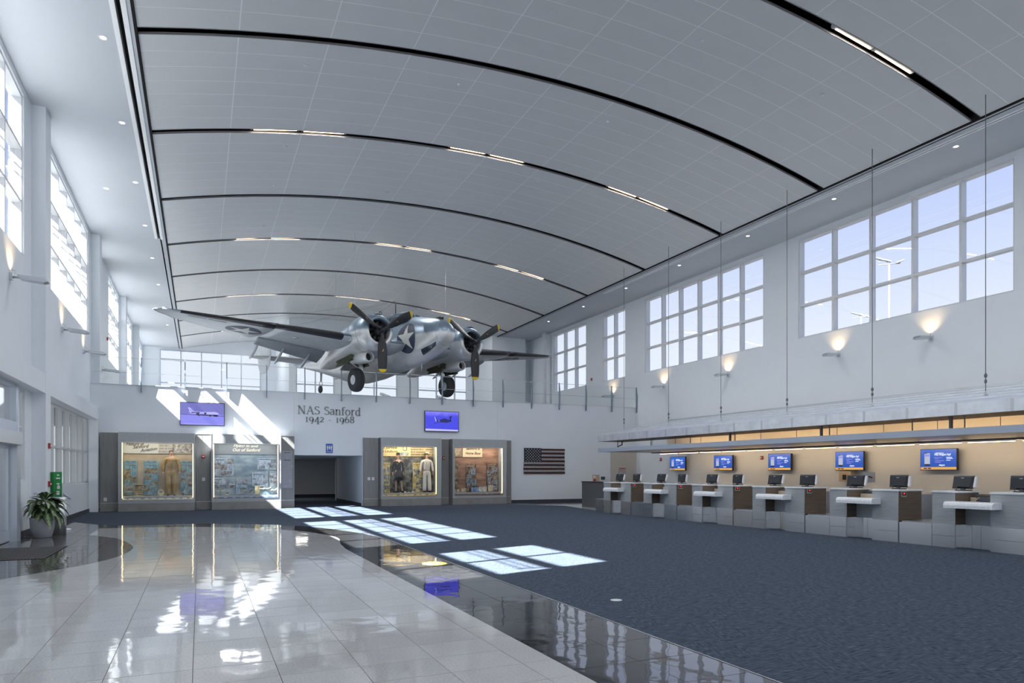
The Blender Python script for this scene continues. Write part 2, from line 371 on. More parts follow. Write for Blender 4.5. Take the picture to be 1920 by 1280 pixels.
# ------------------------------------------------------------------ side walls, windows
WT, WB = 10.27, 6.54
UPW = [(7.0, 9.95, 2), (11.7, 19.32, 5), (21.1, 29.2, 6), (31.0, 33.25, 2), (35.1, 39.2, 3)]
UPL = UPW[:2] + [(21.1, 29.42, 6), UPW[3]] + [(35.6, 40.0, 3), (41.6, 47.2, 4), (49.3, 55.0, 4)]
BEH = [(-11.6, -4.2, 5)]
def wall_with_holes(mb, plane, x0, x1, a0, a1, z0, z1, holes):
    """slab along Y (plane 'x') or along X (plane 'y') with rectangular holes (a, b, zlo, zhi) sorted, not overlapping in a"""
    def bx(a, b, c, d):
        if b - a < 1e-4 or d - c < 1e-4: return
        mb.box(x0, x1, a, b, c, d) if plane == 'x' else mb.box(a, b, x0, x1, c, d)
    cuts = sorted({a0, a1} | {h[0] for h in holes} | {h[1] for h in holes})
    cuts = [c for c in cuts if a0 <= c <= a1]
    for a, b in zip(cuts, cuts[1:]):
        hs = sorted([(h[2], h[3]) for h in holes if h[0] <= a + 1e-6 and h[1] >= b - 1e-6]); z = z0
        for lo, hi in hs: bx(a, b, z, lo); z = hi
        bx(a, b, z, z1)
    return mb
LH = [(a, b, WB, WT) for a, b, n in UPL + BEH]
lower_l = [(20.95, 29.95, 1.08, 3.5), (18.85, 19.4, 1.28, 3.4), (9.6, 18.45, 0, 3.45)]
# window pieces
NWIN = [0]
def window(plane, pos, a0, a1, z0, z1, ncol, rows, side, depth=.13, mw=.062, label='', mull_in=.02, glassm='glass', fm='trim'):
    """frame, mullions, transoms and one pane per opening; side = +1/-1: interior direction along the plane's normal"""
    NWIN[0] += 1
    c = (pos, (a0 + a1) / 2, z0) if plane == 'x' else ((a0 + a1) / 2, pos, z0)
    W_ = link(bpy.data.objects.new('window_%d' % NWIN[0], None)); W_.location = c; W_.empty_display_size = .1
    tag(W_, label, None, None, 'structure')
    def bx(mb, p0, p1, a, b, c_, d):
        return mb.box(p0, p1, a, b, c_, d) if plane == 'x' else mb.box(a, b, p0, p1, c_, d)
    i0, i1 = pos - side * depth, pos + side * mull_in
    fr = MB()
    bx(fr, i0, i1, a0, a0 + .05, z0, z1); bx(fr, i0, i1, a1 - .05, a1, z0, z1); bx(fr, i0, i1, a0 + .05, a1 - .05, z0, z0 + .05); bx(fr, i0, i1, a0 + .05, a1 - .05, z1 - .06, z1)
    part(W_, 'window_frame', fr, M[fm])
    xs = [a0 + (a1 - a0) * k / ncol for k in range(ncol + 1)]
    for k in range(1, ncol):
        part(W_, 'mullion', bx(MB(), i0 + side * .001, i1 - side * .001, xs[k] - mw / 2, xs[k] + mw / 2, z0 + .05, z1 - .06), M[fm])
    zs = [z0] + rows + [z1]
    for z in rows:
        part(W_, 'transom', bx(MB(), i0 + side * .002, i1 - side * .002, a0 + .05, a1 - .05, z - mw / 2, z + mw / 2), M[fm])
    gp = pos - side * depth * .55
    for r in range(len(zs) - 1):
        for k in range(ncol):
            part(W_, 'pane', bx(MB(), gp - .004, gp + .004, xs[k] + mw / 2 - .002, xs[k + 1] - mw / 2 + .002, zs[r] + mw / 2 - .002, zs[r + 1] - mw / 2 + .002), M[glassm])
    return W_
LROW = [WB + (WT - WB) / 3, WB + 2 * (WT - WB) / 3]
wl = MB(); wall_with_holes(wl, 'x', -4.04, -3.74, -14, 55.8, 0, 10.6, LH + lower_l)
struct('wall_left', wl, M['wall'], 'tall white left wall with clerestory windows above the entrance doors')
RH = [(a, b, WB, WT) for a, b, n in UPW + BEH]
wr = MB(); wall_with_holes(wr, 'x', 20.7, 21.0, -14, 47.3, 0, 10.6, RH)
struct('wall_right', wr, M['wall'], 'tall white right wall with windows above the check in counters')
for i, (a, b, n) in enumerate(UPL + BEH):
    window('x', -3.80, a, b, WB, WT, n, LROW, 1, .20, .07, 'clerestory window on the left wall, number %s from the camera end' % ORD[i] if i < 7 else 'clerestory window on the left wall behind the camera')
for i, (a, b, n) in enumerate(UPW + BEH):
    window('x', 20.76, a, b, WB, WT, n, LROW, -1, .22, .07, 'clerestory window on the right wall, %s from the camera end' % ORD[i] if i < 5 else 'clerestory window on the right wall behind the camera')
# lower left glazing, side light
window('x', -3.86, 20.95, 29.95, 1.08, 3.5, 7, [2.23], 1, .15, .05, 'ground floor window with deep mullions beside the green kiosk', fm='trim')
window('x', -3.80, 18.85, 19.4, 1.28, 3.4, 1, [2.55], 1, .15, .05, 'narrow side window between the door post and the planter')
# beam / bulkhead over the entrance and columns along the walls
struct('trim_1', MB().box(-3.74, -3.45, 4.0, 30.0, 3.43, 3.9), M['wall'], 'white bulkhead beam above the entrance doors')
COLY = [(10.1, 10.7), (20.1, 20.72), (30.1, 30.7), (40.2, 40.8), (48.0, 48.6)]
for i, (a, b) in enumerate(COLY):
    mb = MB().box(-3.74, -3.446, a, b, 0 if i < 2 else 4.5, 10.45)
    struct('wall_pilaster', mb, M['wall'], 'white pilaster on the left wall, %s from the camera end' % ORD[i])
struct('wall_pilaster', MB().box(-3.74, -3.452, 29.6, 29.998, 0, 3.43), M['wall'], 'white pilaster at the far end of the lower left window')
struct('baseboard_left', MB().box(-3.74, -3.725, 20.72, 29.6, 0, .14).box(-3.74, -3.725, 18.9, 20.1, 0, .14).box(-3.74, -3.72, -12, 9.6, 0, .14), M['base'], 'charcoal baseboard along the left wall')
struct('baseboard_right', MB().box(20.68, 20.7, -12, 29.9, 0, .14), M['base'], 'charcoal baseboard along the right wall')
# front wall behind the camera, its unseen glazing added for frontal fill light
wf = MB(); wall_with_holes(wf, 'y', -14.3, -14, -4.04, 21.0, 0, 11.9, [(-3, 20, .3, 10.2)])
struct('wall_front', wf, M['wall'], 'end wall behind the camera')
window('y', -14.06, -3, 20, .3, 10.2, 15, [2.6, 5.0, 7.6], 1, .15, .08, 'large glazing added behind the camera for fill light')

# ------------------------------------------------------------------ entrance door
D_ = link(bpy.data.objects.new('door_1', None)); D_.location = (-3.8, 15.5, 0); tag(D_, 'automatic glass entrance doors in aluminium frames at the left edge', None, None, 'structure')
part(D_, 'door_frame', MB().box(-3.9, -3.68, 18.28, 18.45, 0, 3.45).box(-3.88, -3.66, 9.6, 18.28, 2.36, 2.6).box(-3.88, -3.7, 9.6, 18.28, 3.36, 3.45).box(-3.9, -3.68, 9.6, 9.75, 0, 3.45).box(-3.86, -3.72, 16.9, 17.0, 2.6, 3.36).box(-3.86, -3.72, 13.4, 13.5, 2.6, 3.36), M['bronze'])
part(D_, 'header_box', MB().box(-3.72, -3.52, 9.75, 18.1, 2.08, 2.36), M['alu'], bevel=.01)
for a, b in ((9.8, 12.5), (12.5, 15.2), (15.2, 17.95)):
    l_ = part(D_, 'door_leaf', MB().box(-3.8, -3.74, a, a + .09, 0.02, 2.08).box(-3.8, -3.74, b - .09, b, 0.02, 2.08).box(-3.8, -3.74, a + .09, b - .09, 0.02, .26).box(-3.8, -3.74, a + .09, b - .09, 2.0, 2.08), M['bronze'])
    part(l_, 'pane', MB().box(-3.775, -3.765, a + .09, b - .09, .26, 2.0), M['glass'])
for a, b in ((9.75, 13.4), (13.5, 16.9), (17.0, 18.28)):
    part(D_, 'pane', MB().box(-3.8, -3.79, a, b, 2.6, 3.36), M['glass'])
part(D_, 'door_post', MB().box(-3.74, -3.60, 17.95, 18.28, 0, 2.36), M['bronze'])

# ------------------------------------------------------------------ back wall, far wall, mezzanine
wb = MB(); wall_with_holes(wb, 'y', 30.0, 30.25, -3.74, 20.7, 0, 4.81, [(3.6, 6.45, 0, 2.2)])
WBK = struct('wall_back', wb, M['wall'], 'white wall below the aircraft with the display cases')
part(WBK, 'wall_joint', MB().box(3.57, 3.59, 29.996, 30.0, 2.97, 4.8), M['trim'])
part(WBK, 'wall_joint', MB().box(12.845, 12.86, 29.996, 30.0, 2.97, 4.8), M['trim'])
part(WBK, 'cap', MB().box(-3.74, 20.7, 29.97, 30.28, 4.81, 4.835), M['trim'])
struct('wall_corridor', MB().box(3.35, 3.6, 30.25, 43.2, 0, 2.6).box(6.45, 9.2, 30.25, 36.2, 0, 2.6).box(3.6, 9.2, 43.0, 43.2, 0, 2.6).box(9.0, 9.2, 36.2, 43.0, 0, 2.6).box(3.6, 9.0, 30.25, 43.0, 2.2, 2.6), M['wall'], 'dim corridor leading to the restrooms')
struct('floor_corridor', MB().box(3.35, 9.2, 30.25, 43.2, -.3, .002), M['carpet'], 'dark carpet of the corridor')
struct('baseboard_corridor', MB().box(3.6, 3.615, 30.25, 43, 0, .12).box(6.435, 6.45, 30.25, 36.2, 0, .12).box(3.6, 9.0, 42.985, 43, 0, .12), M['base'], 'charcoal baseboard of the corridor')
DR = link(bpy.data.objects.new('door_2', None)); DR.location = (6.6, 37.4, 0); tag(DR, 'pale door standing open in the corridor', None, None, 'structure')
part(DR, 'door_leaf', MB().box(6.58, 6.63, 36.4, 37.4, .01, 2.08), M['white']); part(DR, 'handle', MB().box(6.53, 6.58, 37.2, 37.32, 1.0, 1.03), M['alu']); part(DR, 'door_frame', MB().box(6.40, 6.72, 36.2, 36.3, 0, 2.15), M['trim'])
ld = bpy.data.lights.new('corridor_fill', 'AREA'); ld.shape = 'SQUARE'; ld.size = .6; ld.energy = 9; ld.color = (1, .95, .88)  # added lamp that brightens the dark corridor, not a known fixture
CLM = thing('corridor_fill', 'flat lamp added inside the corridor to brighten it', 'lamp', (5.0, 38.5, 2.2)); part(CLM, 'frame', MB().box(4.65, 5.35, 38.15, 38.85, 2.18, 2.2), M['trim']); lo = link(bpy.data.objects.new('corridor_fill_light', ld), CLM); lo.location = (0, 0, -.03)
struct('baseboard_back', MB().box(13.52, 19.1, 29.98, 30.0, .0, .14).box(-3.74, -3.42, 29.98, 30, 0, .14), M['base'], 'charcoal baseboard along the back wall')
struct('wall_panel_right', MB().box(19.15, 20.7, 29.97, 30.0, 0, 2.5), M['beige'], 'grey beige wall section in the corner behind the counters')  # thin grey-beige sheet over the corner of the back wall
struct('floor_mezzanine', MB().box(-3.74, 20.7, 30.25, 55.8, 4.3, 4.55), mat('mezzanine_carpet', (.16, .17, .18), .9), 'mezzanine floor under the aircraft')
wfar = MB(); wall_with_holes(wfar, 'y', 55.5, 55.8, -4.04, 5.6, 4.55, 12, [(-2.62, 4.18, 5.2, WT)])
wall_with_holes(wfar, 'y', 47.0, 47.3, 5.6, 21.0, 4.55, 12, [(5.75, 8.2, 6.6, 9.6), (9.3, 12.5, 6.6, 9.6), (14.0, 19.5, 6.6, 9.6)])
wfar.box(5.3, 5.6, 47.0, 55.5, 4.55, 12)
struct('wall_far', wfar, M['wall'], 'far end wall of the mezzanine behind the aircraft')
window('y', 55.44, -2.62, 4.18, 5.2, WT, 5, [6.3, 7.9, 9.6], -1, .15, .07, 'wide far window behind the left wing', fm='bronze')
for a, b, n, l in ((5.75, 8.2, 2, 'far window behind the tail of the aircraft'), (9.3, 12.5, 2, 'far window behind the fuselage of the aircraft'), (14.0, 19.5, 4, 'far window behind the right engine')):
    window('y', 46.94, a, b, 6.6, 9.6, n, [7.25, 8.35], -1, .15, .07, l, fm='bronze')
struct('wall_block', MB().box(17.6, 20.05, 42.0, 47.0, 4.55, 10.5).box(20.05, 20.7, 42.8, 47, 4.55, 10.5), M['wall'], 'white shaft block at the far right of the mezzanine')

# ------------------------------------------------------------------ ceilings
XA, XB, XM, RV, ZA = -1.15, 17.95, 8.4, 38.9, 11.65
zv = lambda x: ZA - (RV - math.sqrt(RV * RV - (x - XM) ** 2))
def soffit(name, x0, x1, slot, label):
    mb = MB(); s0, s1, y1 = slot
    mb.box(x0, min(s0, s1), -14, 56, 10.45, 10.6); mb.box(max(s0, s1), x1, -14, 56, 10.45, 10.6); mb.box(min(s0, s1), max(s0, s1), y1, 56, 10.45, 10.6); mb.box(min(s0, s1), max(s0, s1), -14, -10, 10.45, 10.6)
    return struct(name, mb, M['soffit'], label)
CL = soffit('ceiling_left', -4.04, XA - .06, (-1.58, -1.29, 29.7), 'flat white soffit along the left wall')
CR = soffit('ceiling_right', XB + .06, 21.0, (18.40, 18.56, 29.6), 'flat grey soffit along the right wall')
def slotdiff(par, a, b, y1, w):
    part(par, 'slot_recess', MB().box(a, b, -10, y1, 10.62, 10.66), M['black'])
    part(par, 'slot_flange', MB().box(a, a + w, -10, y1, 10.435, 10.47), M['tee']); part(par, 'slot_flange', MB().box(b - w, b, -10, y1, 10.435, 10.47), M['tee'])
    if b - a > .2:
        part(par, 'slot_vane', MB().box((a + b) / 2 - .05, (a + b) / 2 - .03, -10, y1, 10.5, 10.6).box((a + b) / 2 + .03, (a + b) / 2 + .05, -10, y1, 10.5, 10.6), M['dgrey'])
slotdiff(CL, -1.58, -1.29, 29.7, .095); slotdiff(CR, 18.40, 18.56, 29.6, .05)
# dark void above the vault
vd = MB(); N = 24
xs = [XA - .5 + (XB - XA + 1) * i / N for i in range(N + 1)]
for a, b in zip(xs, xs[1:]):
    za, zb = zv(min(max(a, XA), XB)) + .55, zv(min(max(b, XA), XB)) + .55
    vd.hexa([(a, -14.3, za), (b, -14.3, zb), (b, 56, zb), (a, 56, za), (a, -14.3, za + .1), (b, -14.3, zb + .1), (b, 56, zb + .1), (a, 56, za + .1)])
vd.box(XA - .25, XA - .2, -14.3, 56, 10.45, 11.3).box(XB + .2, XB + .25, -14.3, 56, 10.45, 11.3)
struct('ceiling_void', vd, M['black'], 'black void above the curved ceiling')
SL = [-13.3, -8.5, -3.6, 1.3, 6.2, 11.05, 15.85, 20.45, 25.4, 30.35, 35.25, 40.4, 45.5, 50.6, 55.6]
NC = 10
def panel_mb(mb, x0, x1, y0, y1, th=.03, n=4):
    g = .011
    x0 += g; x1 -= g; y0 += g; y1 -= g; b = len(mb.v)
    q = [x0 + (x1 - x0) * i / n for i in range(n + 1)]
    for x in q:
        z = zv(x)
        for y in (y0, y1): mb.v.append((x, y, z))
    for x in q:
        z = zv(x) + th
        for y in (y0, y1): mb.v.append((x, y, z))
    k = 2 * (n + 1); F = []
    for i in range(n):
        F += [(b + 2 * i, b + 2 * i + 1, b + 2 * i + 3, b + 2 * i + 2), (b + k + 2 * i, b + k + 2 * i + 2, b + k + 2 * i + 3, b + k + 2 * i + 1),
              (b + 2 * i, b + 2 * i + 2, b + k + 2 * i + 2, b + k + 2 * i), (b + 2 * i + 1, b + k + 2 * i + 1, b + k + 2 * i + 3, b + 2 * i + 3)]
    F += [(b, b + k, b + k + 1, b + 1), (b + 2 * n, b + 2 * n + 1, b + k + 2 * n + 1, b + k + 2 * n)]
    for f in F: mb.f.append(list(f)); mb.m.append(0); mb.sm.append(False)
    return mb
pn = 0
for bi in range(len(SL) - 1):
    y0, y1 = SL[bi] + .13, SL[bi + 1] - .13
    # backing sheet closing the joints (white tee grid) and edge trims
    bk = MB()
    for i in range(40):
        a = XA + (XB - XA) * i / 40; b = XA + (XB - XA) * (i + 1) / 40; za, zb = zv(a) + .002, zv(b) + .002
        bk.hexa([(a, y0, za), (b, y0, zb), (b, y1, zb), (a, y1, za), (a, y0, za + .05), (b, y0, zb + .05), (b, y1, zb + .05), (a, y1, za + .05)])
    BAY = struct('ceiling', bk, M['tee'], 'curved white ceiling bay, %s counted from behind the camera' % ORD[bi])
    for yy in (y0 - .02, y1):
        em = MB()
        for i in range(20):
            a = XA + (XB - XA) * i / 20; b = XA + (XB - XA) * (i + 1) / 20; za, zb = zv(a) - .004, zv(b) - .004
            em.hexa([(a, yy, za), (b, yy, zb), (b, yy + .02, zb), (a, yy + .02, za), (a, yy, za + .045), (b, yy, zb + .045), (b, yy + .02, zb + .045), (a, yy + .02, za + .045)])
        part(BAY, 'edge_trim', em, M['edge'])
    near = 4 <= bi <= 8; rs = MB(); rows = 7
    for i in range(NC):
        for j in range(rows):
            a, b = XA + (XB - XA) * i / NC, XA + (XB - XA) * (i + 1) / NC; c, d = y0 + (y1 - y0) * j / rows, y0 + (y1 - y0) * (j + 1) / rows
            if near and not (bi == 4 and (j < 1 or a < 4)):
                cx, cy = (a + b) / 2, (c + d) / 2; me = panel_mb(MB(), a, b, c, d).mesh('panel', M['panel']); me.transform(Matrix.Translation((-cx, -cy, -zv(cx))))
                o = link(bpy.data.objects.new('panel', me), BAY); o.location = (cx, cy, zv(cx)); pn += 1
            else: panel_mb(rs, a, b, c, d)
    if rs.v: part(BAY, 'panel_field', rs, M['panel'], kind='stuff')
    # side edge trims of the bay
# lunette above the far window is the far wall itself; side black reveals
struct('trim_2', MB().box(XA - .06, XA - .01, -14, 55.5, 10.42, 10.62), M['black'], 'black reveal along the left edge of the curved ceiling')
struct('trim_3', MB().box(XB + .01, XB + .06, -14, 55.5, 10.42, 10.62), M['black'], 'black reveal along the right edge of the curved ceiling')

# outside ground and neighbours
struct('ground', MB().box(-260, 260, -260, 260, -.9, -.32), mat('dark_apron', (.06, .06, .06), .9, var=.08, vscale=.2), 'dark apron outside, toned down to bounce less light indoors')  # ground kept dark so less sunlight bounces onto the soffits
struct('roof_canopy', MB().box(-11.5, -4.06, 4.0, 40.0, 3.72, 3.95), mat('canopy_roofing', (.06, .06, .06), .9), 'low canopy roof over the entrance outside')
for i_, y_ in enumerate((9.0, 20.4, 31.0)): struct('column_outside', MB().box(-11.0, -10.4, y_, y_ + .6, -.32, 3.72), M['beige'], 'beige column carrying the canopy outside, %s from the camera end' % ORD[i_])

# ------------------------------------------------------------------ the aircraft over the mezzanine edge
def twotone(name, top, low, z0, blend=.05):
    m, t, b = nodes(name); b.inputs['Roughness'].default_value = .34; b.inputs['Metallic'].default_value = .45
    tcn = t.nodes.new('ShaderNodeTexCoord'); s = t.nodes.new('ShaderNodeSeparateXYZ'); t.links.new(tcn.outputs['Object'], s.inputs[0])
    n = t.nodes.new('ShaderNodeTexNoise'); n.inputs['Scale'].default_value = 1.3; n.inputs['Detail'].default_value = 3; t.links.new(tcn.outputs['Object'], n.inputs[0])
    ma = t.nodes.new('ShaderNodeMath'); ma.operation = 'MULTIPLY_ADD'; ma.inputs[1].default_value = .12; t.links.new(n.outputs[0], ma.inputs[0]); t.links.new(s.outputs['Z'], ma.inputs[2])
    r = t.nodes.new('ShaderNodeMapRange'); r.inputs[1].default_value = z0 + .06 - blend; r.inputs[2].default_value = z0 + .06 + blend; t.links.new(ma.outputs[0], r.inputs[0])
    mx = t.nodes.new('ShaderNodeMix'); mx.data_type = 'RGBA'; t.links.new(r.outputs[0], mx.inputs[0]); mx.inputs[6].default_value = (*low, 1); mx.inputs[7].default_value = (*top, 1)
    n2 = t.nodes.new('ShaderNodeTexNoise'); n2.inputs['Scale'].default_value = 4; n2.inputs['Detail'].default_value = 4; t.links.new(tcn.outputs['Object'], n2.inputs[0])
    r2 = t.nodes.new('ShaderNodeMapRange'); r2.inputs[3].default_value = .86; r2.inputs[4].default_value = 1.12; t.links.new(n2.outputs[0], r2.inputs[0])
    x = t.nodes.new('ShaderNodeVectorMath'); x.operation = 'SCALE'; t.links.new(mx.outputs[2], x.inputs[0]); t.links.new(r2.outputs[0], x.inputs['Scale']); t.links.new(x.outputs[0], b.inputs['Base Color'])
    return m
M['skin'] = twotone('aircraft_blue_over_pale_grey', (.23, .30, .37), (.74, .74, .73), .02)
M['grey'] = mat('aircraft_pale_grey', (.58, .60, .61), .42, metal=.3, var=.06, vscale=3)
M['flapg'] = mat('aircraft_flap_grey', (.38, .40, .42), .5, metal=.2, var=.05, vscale=3)
M['blue'] = mat('aircraft_sea_blue', (.16, .22, .29), .4, metal=.35)
M['boot'] = mat('black_rubber_boot', (.016, .015, .018), .38)
M['prop'] = mat('black_propeller_paint', (.02, .021, .024), .38)
M['yellow'] = mat('yellow_tip_paint', (.72, .50, .02), .45)
M['navy'] = mat('navy_insignia', (.035, .045, .085), .45)
M['star'] = mat('white_insignia', (.66, .66, .61), .5)
M['olive'] = mat('zinc_green_primer', (.065, .072, .036), .6, var=.3, vscale=9)
M['rubber'] = mat('tyre_rubber', (.03, .031, .034), .7)
M['cglass'] = mat('dark_canopy_glass', (.05, .06, .07), .08, spec=.8)
M['copper'] = mat('copper_emblem', (.42, .27, .18), .5)
yw, pi_, ro = .297, -.013, .023
F_ = Vector((math.sin(yw) * math.cos(pi_), -math.cos(yw) * math.cos(pi_), math.sin(pi_)))
R_ = Vector((math.cos(yw), math.sin(yw), 0)); U_ = F_.cross(R_)
R_, U_ = R_ * math.cos(ro) + U_ * math.sin(ro), U_ * math.cos(ro) - R_ * math.sin(ro)
PL = thing('aircraft', 'twin engine vintage propeller aircraft in blue and grey hung above the back wall', 'aircraft')
PL.matrix_world = Matrix.Translation((8.851, 27.774, 7.188)) @ Matrix((-R_, F_, U_)).transposed().to_4x4()
P = lambda name, mb, mats, label=None, par=None: part(par or PL, name, mb, mats, label, world=False)
FUS = [(1.36, .0, .03, .03), (1.34, .0, .16, .16), (1.27, .0, .30, .30), (1.12, .0, .43, .44), (.9, -.01, .54, .57), (.6, -.03, .63, .69), (0, -.06, .72, .84), (-.8, -.08, .79, 1.02), (-1.6, -.09, .83, 1.11), (-2.6, -.10, .85, 1.18), (-4, -.17, .85, 1.30), (-5.4, -.22, .83, 1.32), (-6.8, -.2, .78, 1.22), (-8.2, -.08, .68, .98), (-9.6, .03, .54, .75), (-11, .12, .38, .53), (-12.4, .2, .22, .33), (-13.4, .25, .09, .16), (-13.7, .26, .02, .03)]
def fus(f):
    for a, b in zip(FUS, FUS[1:]):
        if a[0] >= f >= b[0]:
            t = (a[0] - f) / (a[0] - b[0]); return [a[i] + (b[i] - a[i]) * t for i in (1, 2, 3)]
def fsurf(f, z, off=.008):
    zc, hw, hh = fus(f); t = max(-.98, min(.98, (z - zc) / hh)); return ((hw + off) * math.sqrt(1 - t * t) + off * .3, f, z)
n = 28
P('fuselage', MB().loft([[(hw * math.cos(2 * PI * k / n), f, zc + hh * math.sin(2 * PI * k / n)) for k in range(n)] for f, zc, hw, hh in FUS]), M['skin'])
def roundel(mapf, R, name='insignia'):
    d = MB(); s_ = 40; rr = [0, .35, .7, 1]
    def polar(rf, off, m):
        vs = [mapf(0, 0, off)]
        for q in rr[1:]:
            for k in range(s_): a = 2 * PI * k / s_; r = rf(a) * q; vs.append(mapf(r * math.sin(a), r * math.cos(a), off))
        fs = [(0, 1 + k, 1 + (k + 1) % s_) for k in range(s_)]
        for i in range(2):
            for k in range(s_): fs.append((1 + i * s_ + k, 1 + (i + 1) * s_ + k, 1 + (i + 1) * s_ + (k + 1) % s_, 1 + i * s_ + (k + 1) % s_))
        d.add(vs, fs, m)
    def sr(a):
        a = a % (2 * PI / 5); a = min(a, 2 * PI / 5 - a); ri = .382
        # edge from (1,0) to ri at 36 degrees
        x0, y0, x1, y1 = 1, 0, ri * math.cos(PI / 5), ri * math.sin(PI / 5)
        return R * .95 * (x0 * (y1 - y0) - y0 * (x1 - x0)) / ((math.cos(a)) * (y1 - y0) - math.sin(a) * (x1 - x0))
    polar(lambda a: R, .006, 0); polar(sr, .013, 1)
    return P(name, d, [M['navy'], M['star']], 'white star on a dark disc')
roundel(lambda u, v, o: fsurf(-.73 + u, -.06 + v, o), .63)
# nose lower window, nose seam, cabin windows
def fpatch(name, fs, zs, m, off=.01, label=None, side=1):
    mb = MB(); vs = []; k = len(zs)
    for f in fs:
        for z in zs: p = fsurf(f, z, off); vs.append((p[0] * side, p[1], p[2]))
    F = [(i * k + j, i * k + j + 1, (i + 1) * k + j + 1, (i + 1) * k + j) for i in range(len(fs) - 1) for j in range(k - 1)]
    return P(name, mb.add(vs, F), m, label)
nw = MB(); vs = []
for f in (.95, .75, .5, .25, .05):
    zc, hw, hh = fus(f)
    for k in (.66, .76, .85, .92): vs.append(fsurf(f - .12 * (k - .66) / .26, zc - hh * k, .012))
P('nose_window', nw.add(vs, [(i * 4 + j, i * 4 + j + 1, (i + 1) * 4 + j + 1, (i + 1) * 4 + j) for i in range(4) for j in range(3)]), M['cglass'], 'dark nose window')
sm = MB(); zc, hw, hh = fus(1.02)
sm.tube([((hw + .003) * math.cos(a), 1.02, zc + (hh + .003) * math.sin(a)) for a in [2 * PI * i / 36 for i in range(37)]], .006, 5); P('nose_seam', sm, M['flapg'])
sm = MB(); zc, hw, hh = fus(-.1)
sm.tube([((hw + .002) * math.cos(a), -.1, zc + (hh + .002) * math.sin(a)) for a in [PI * .6 + PI * 1.0 * i / 30 for i in range(31)]], .004, 5); P('nose_seam', sm, M['flapg'])
P('gun_slot', MB().box(.05, .09, .3, .8, .60, .70), M['boot']); P('gun_slot', MB().box(-.09, -.05, .3, .8, .60, .70), M['boot'])
# cockpit canopy with frames
CAN = [(-.95, .60, .84, .02), (-1.25, .62, .84, .26), (-1.7, .62, .86, .40), (-2.4, .6, .9, .40), (-3.1, .56, .95, .30), (-3.9, .45, .98, .14), (-4.3, .35, 1.0, .04)]
def cring(f, hw, z0, h, g=1.0): return [(hw * g * math.cos(PI * k / 12), f, z0 - .12 + (h + .12) * g * math.sin(PI * k / 12) ** .8) for k in range(13)]
cb = MB(); rings = [cring(*c) for c in CAN]; vs = [p for r in rings for p in r]
cb.add(vs, [(i * 13 + k, i * 13 + k + 1, (i + 1) * 13 + k + 1, (i + 1) * 13 + k) for i in range(len(CAN) - 1) for k in range(12)], 0, True)
P('cockpit_canopy', cb, M['cglass'], 'glazed cockpit canopy')
for c in CAN[1:6]: P('canopy_frame', MB().tube(cring(*c, 1.01), .022, 6), M['blue'])
for k in (2, 4, 6, 8, 10): P('canopy_frame', MB().tube([cring(*c, 1.01)[k] for c in CAN[:6]], .02, 6), M['blue'])
P('antenna_mast', MB().tube([(0, -2.75, 1.25), (0, -2.73, 1.95)], .022, 8), M['prop'])
lp = [(.28 + .07 * math.cos(a), -3.6, 1.45 + .14 * math.sin(a)) for a in [2 * PI * i / 20 for i in range(21)]]
P('loop_antenna', MB().tube(lp, .014, 6).tube([(.28, -3.6, 1.31), (.28, -3.6, 1.0)], .014, 6), M['prop'])
for x in (2.15, -2.15): P('antenna_wire', MB().tube([(0, -2.73, 1.93), (x, -12.6, 1.6)], .005, 4), M['cable'])
P('antenna_wire', MB().tube([(0, -2.73, 1.93), (6.5, -3.0, .35)], .004, 4), M['cable'])
P('belly_mast', MB().tube([(.1, -.55, -1.05), (.1, -.6, -1.42)], .022, 8), M['grey'])
# wings
WS = [(.5, -.8, -4.95, -.33, .66), (2.0, -.95, -4.9, -.29, .62), (3.4, -1.18, -4.75, -.17, .52), (5.6, -1.6, -4.55, .0, .38), (7.6, -1.98, -4.05, .13, .27), (9.2, -2.3, -3.5, .24, .17), (9.7, -2.48, -3.2, .285, .1), (9.93, -2.68, -2.98, .30, .05), (9.99, -2.78, -2.86, .302, .015)]
def wsec(x):
    for a, b in zip(WS, WS[1:]):
        if a[0] <= x <= b[0]:
            t = (x - a[0]) / (b[0] - a[0]); return [a[i] + (b[i] - a[i]) * t for i in (1, 2, 3, 4)]
def airz(t, T): return T / .2 * (.2969 * math.sqrt(t) - .126 * t - .3516 * t * t + .2843 * t ** 3 - .1036 * t ** 4)
def wpt(x, t, up, tmax=1.0):
    le, te, z, T = wsec(x); c = le - te; t *= tmax
    return (le - c * t, z - .16 * t * (c / 4) + (airz(t, T) if up else -airz(t, T) * .8))
TS = [0, .012, .04, .09, .17, .28, .42, .58, .74, .88, 1.0]
def wing_rings(xs_, tmax, sx):
    out = []
    for x in xs_:
        r = [wpt(x, t, True, tmax) for t in TS[::-1]] + [wpt(x, t, False, tmax) for t in TS[1:]]
        out.append([(sx * x, f, z) for f, z in r])
    return out
nt_ = len(TS)
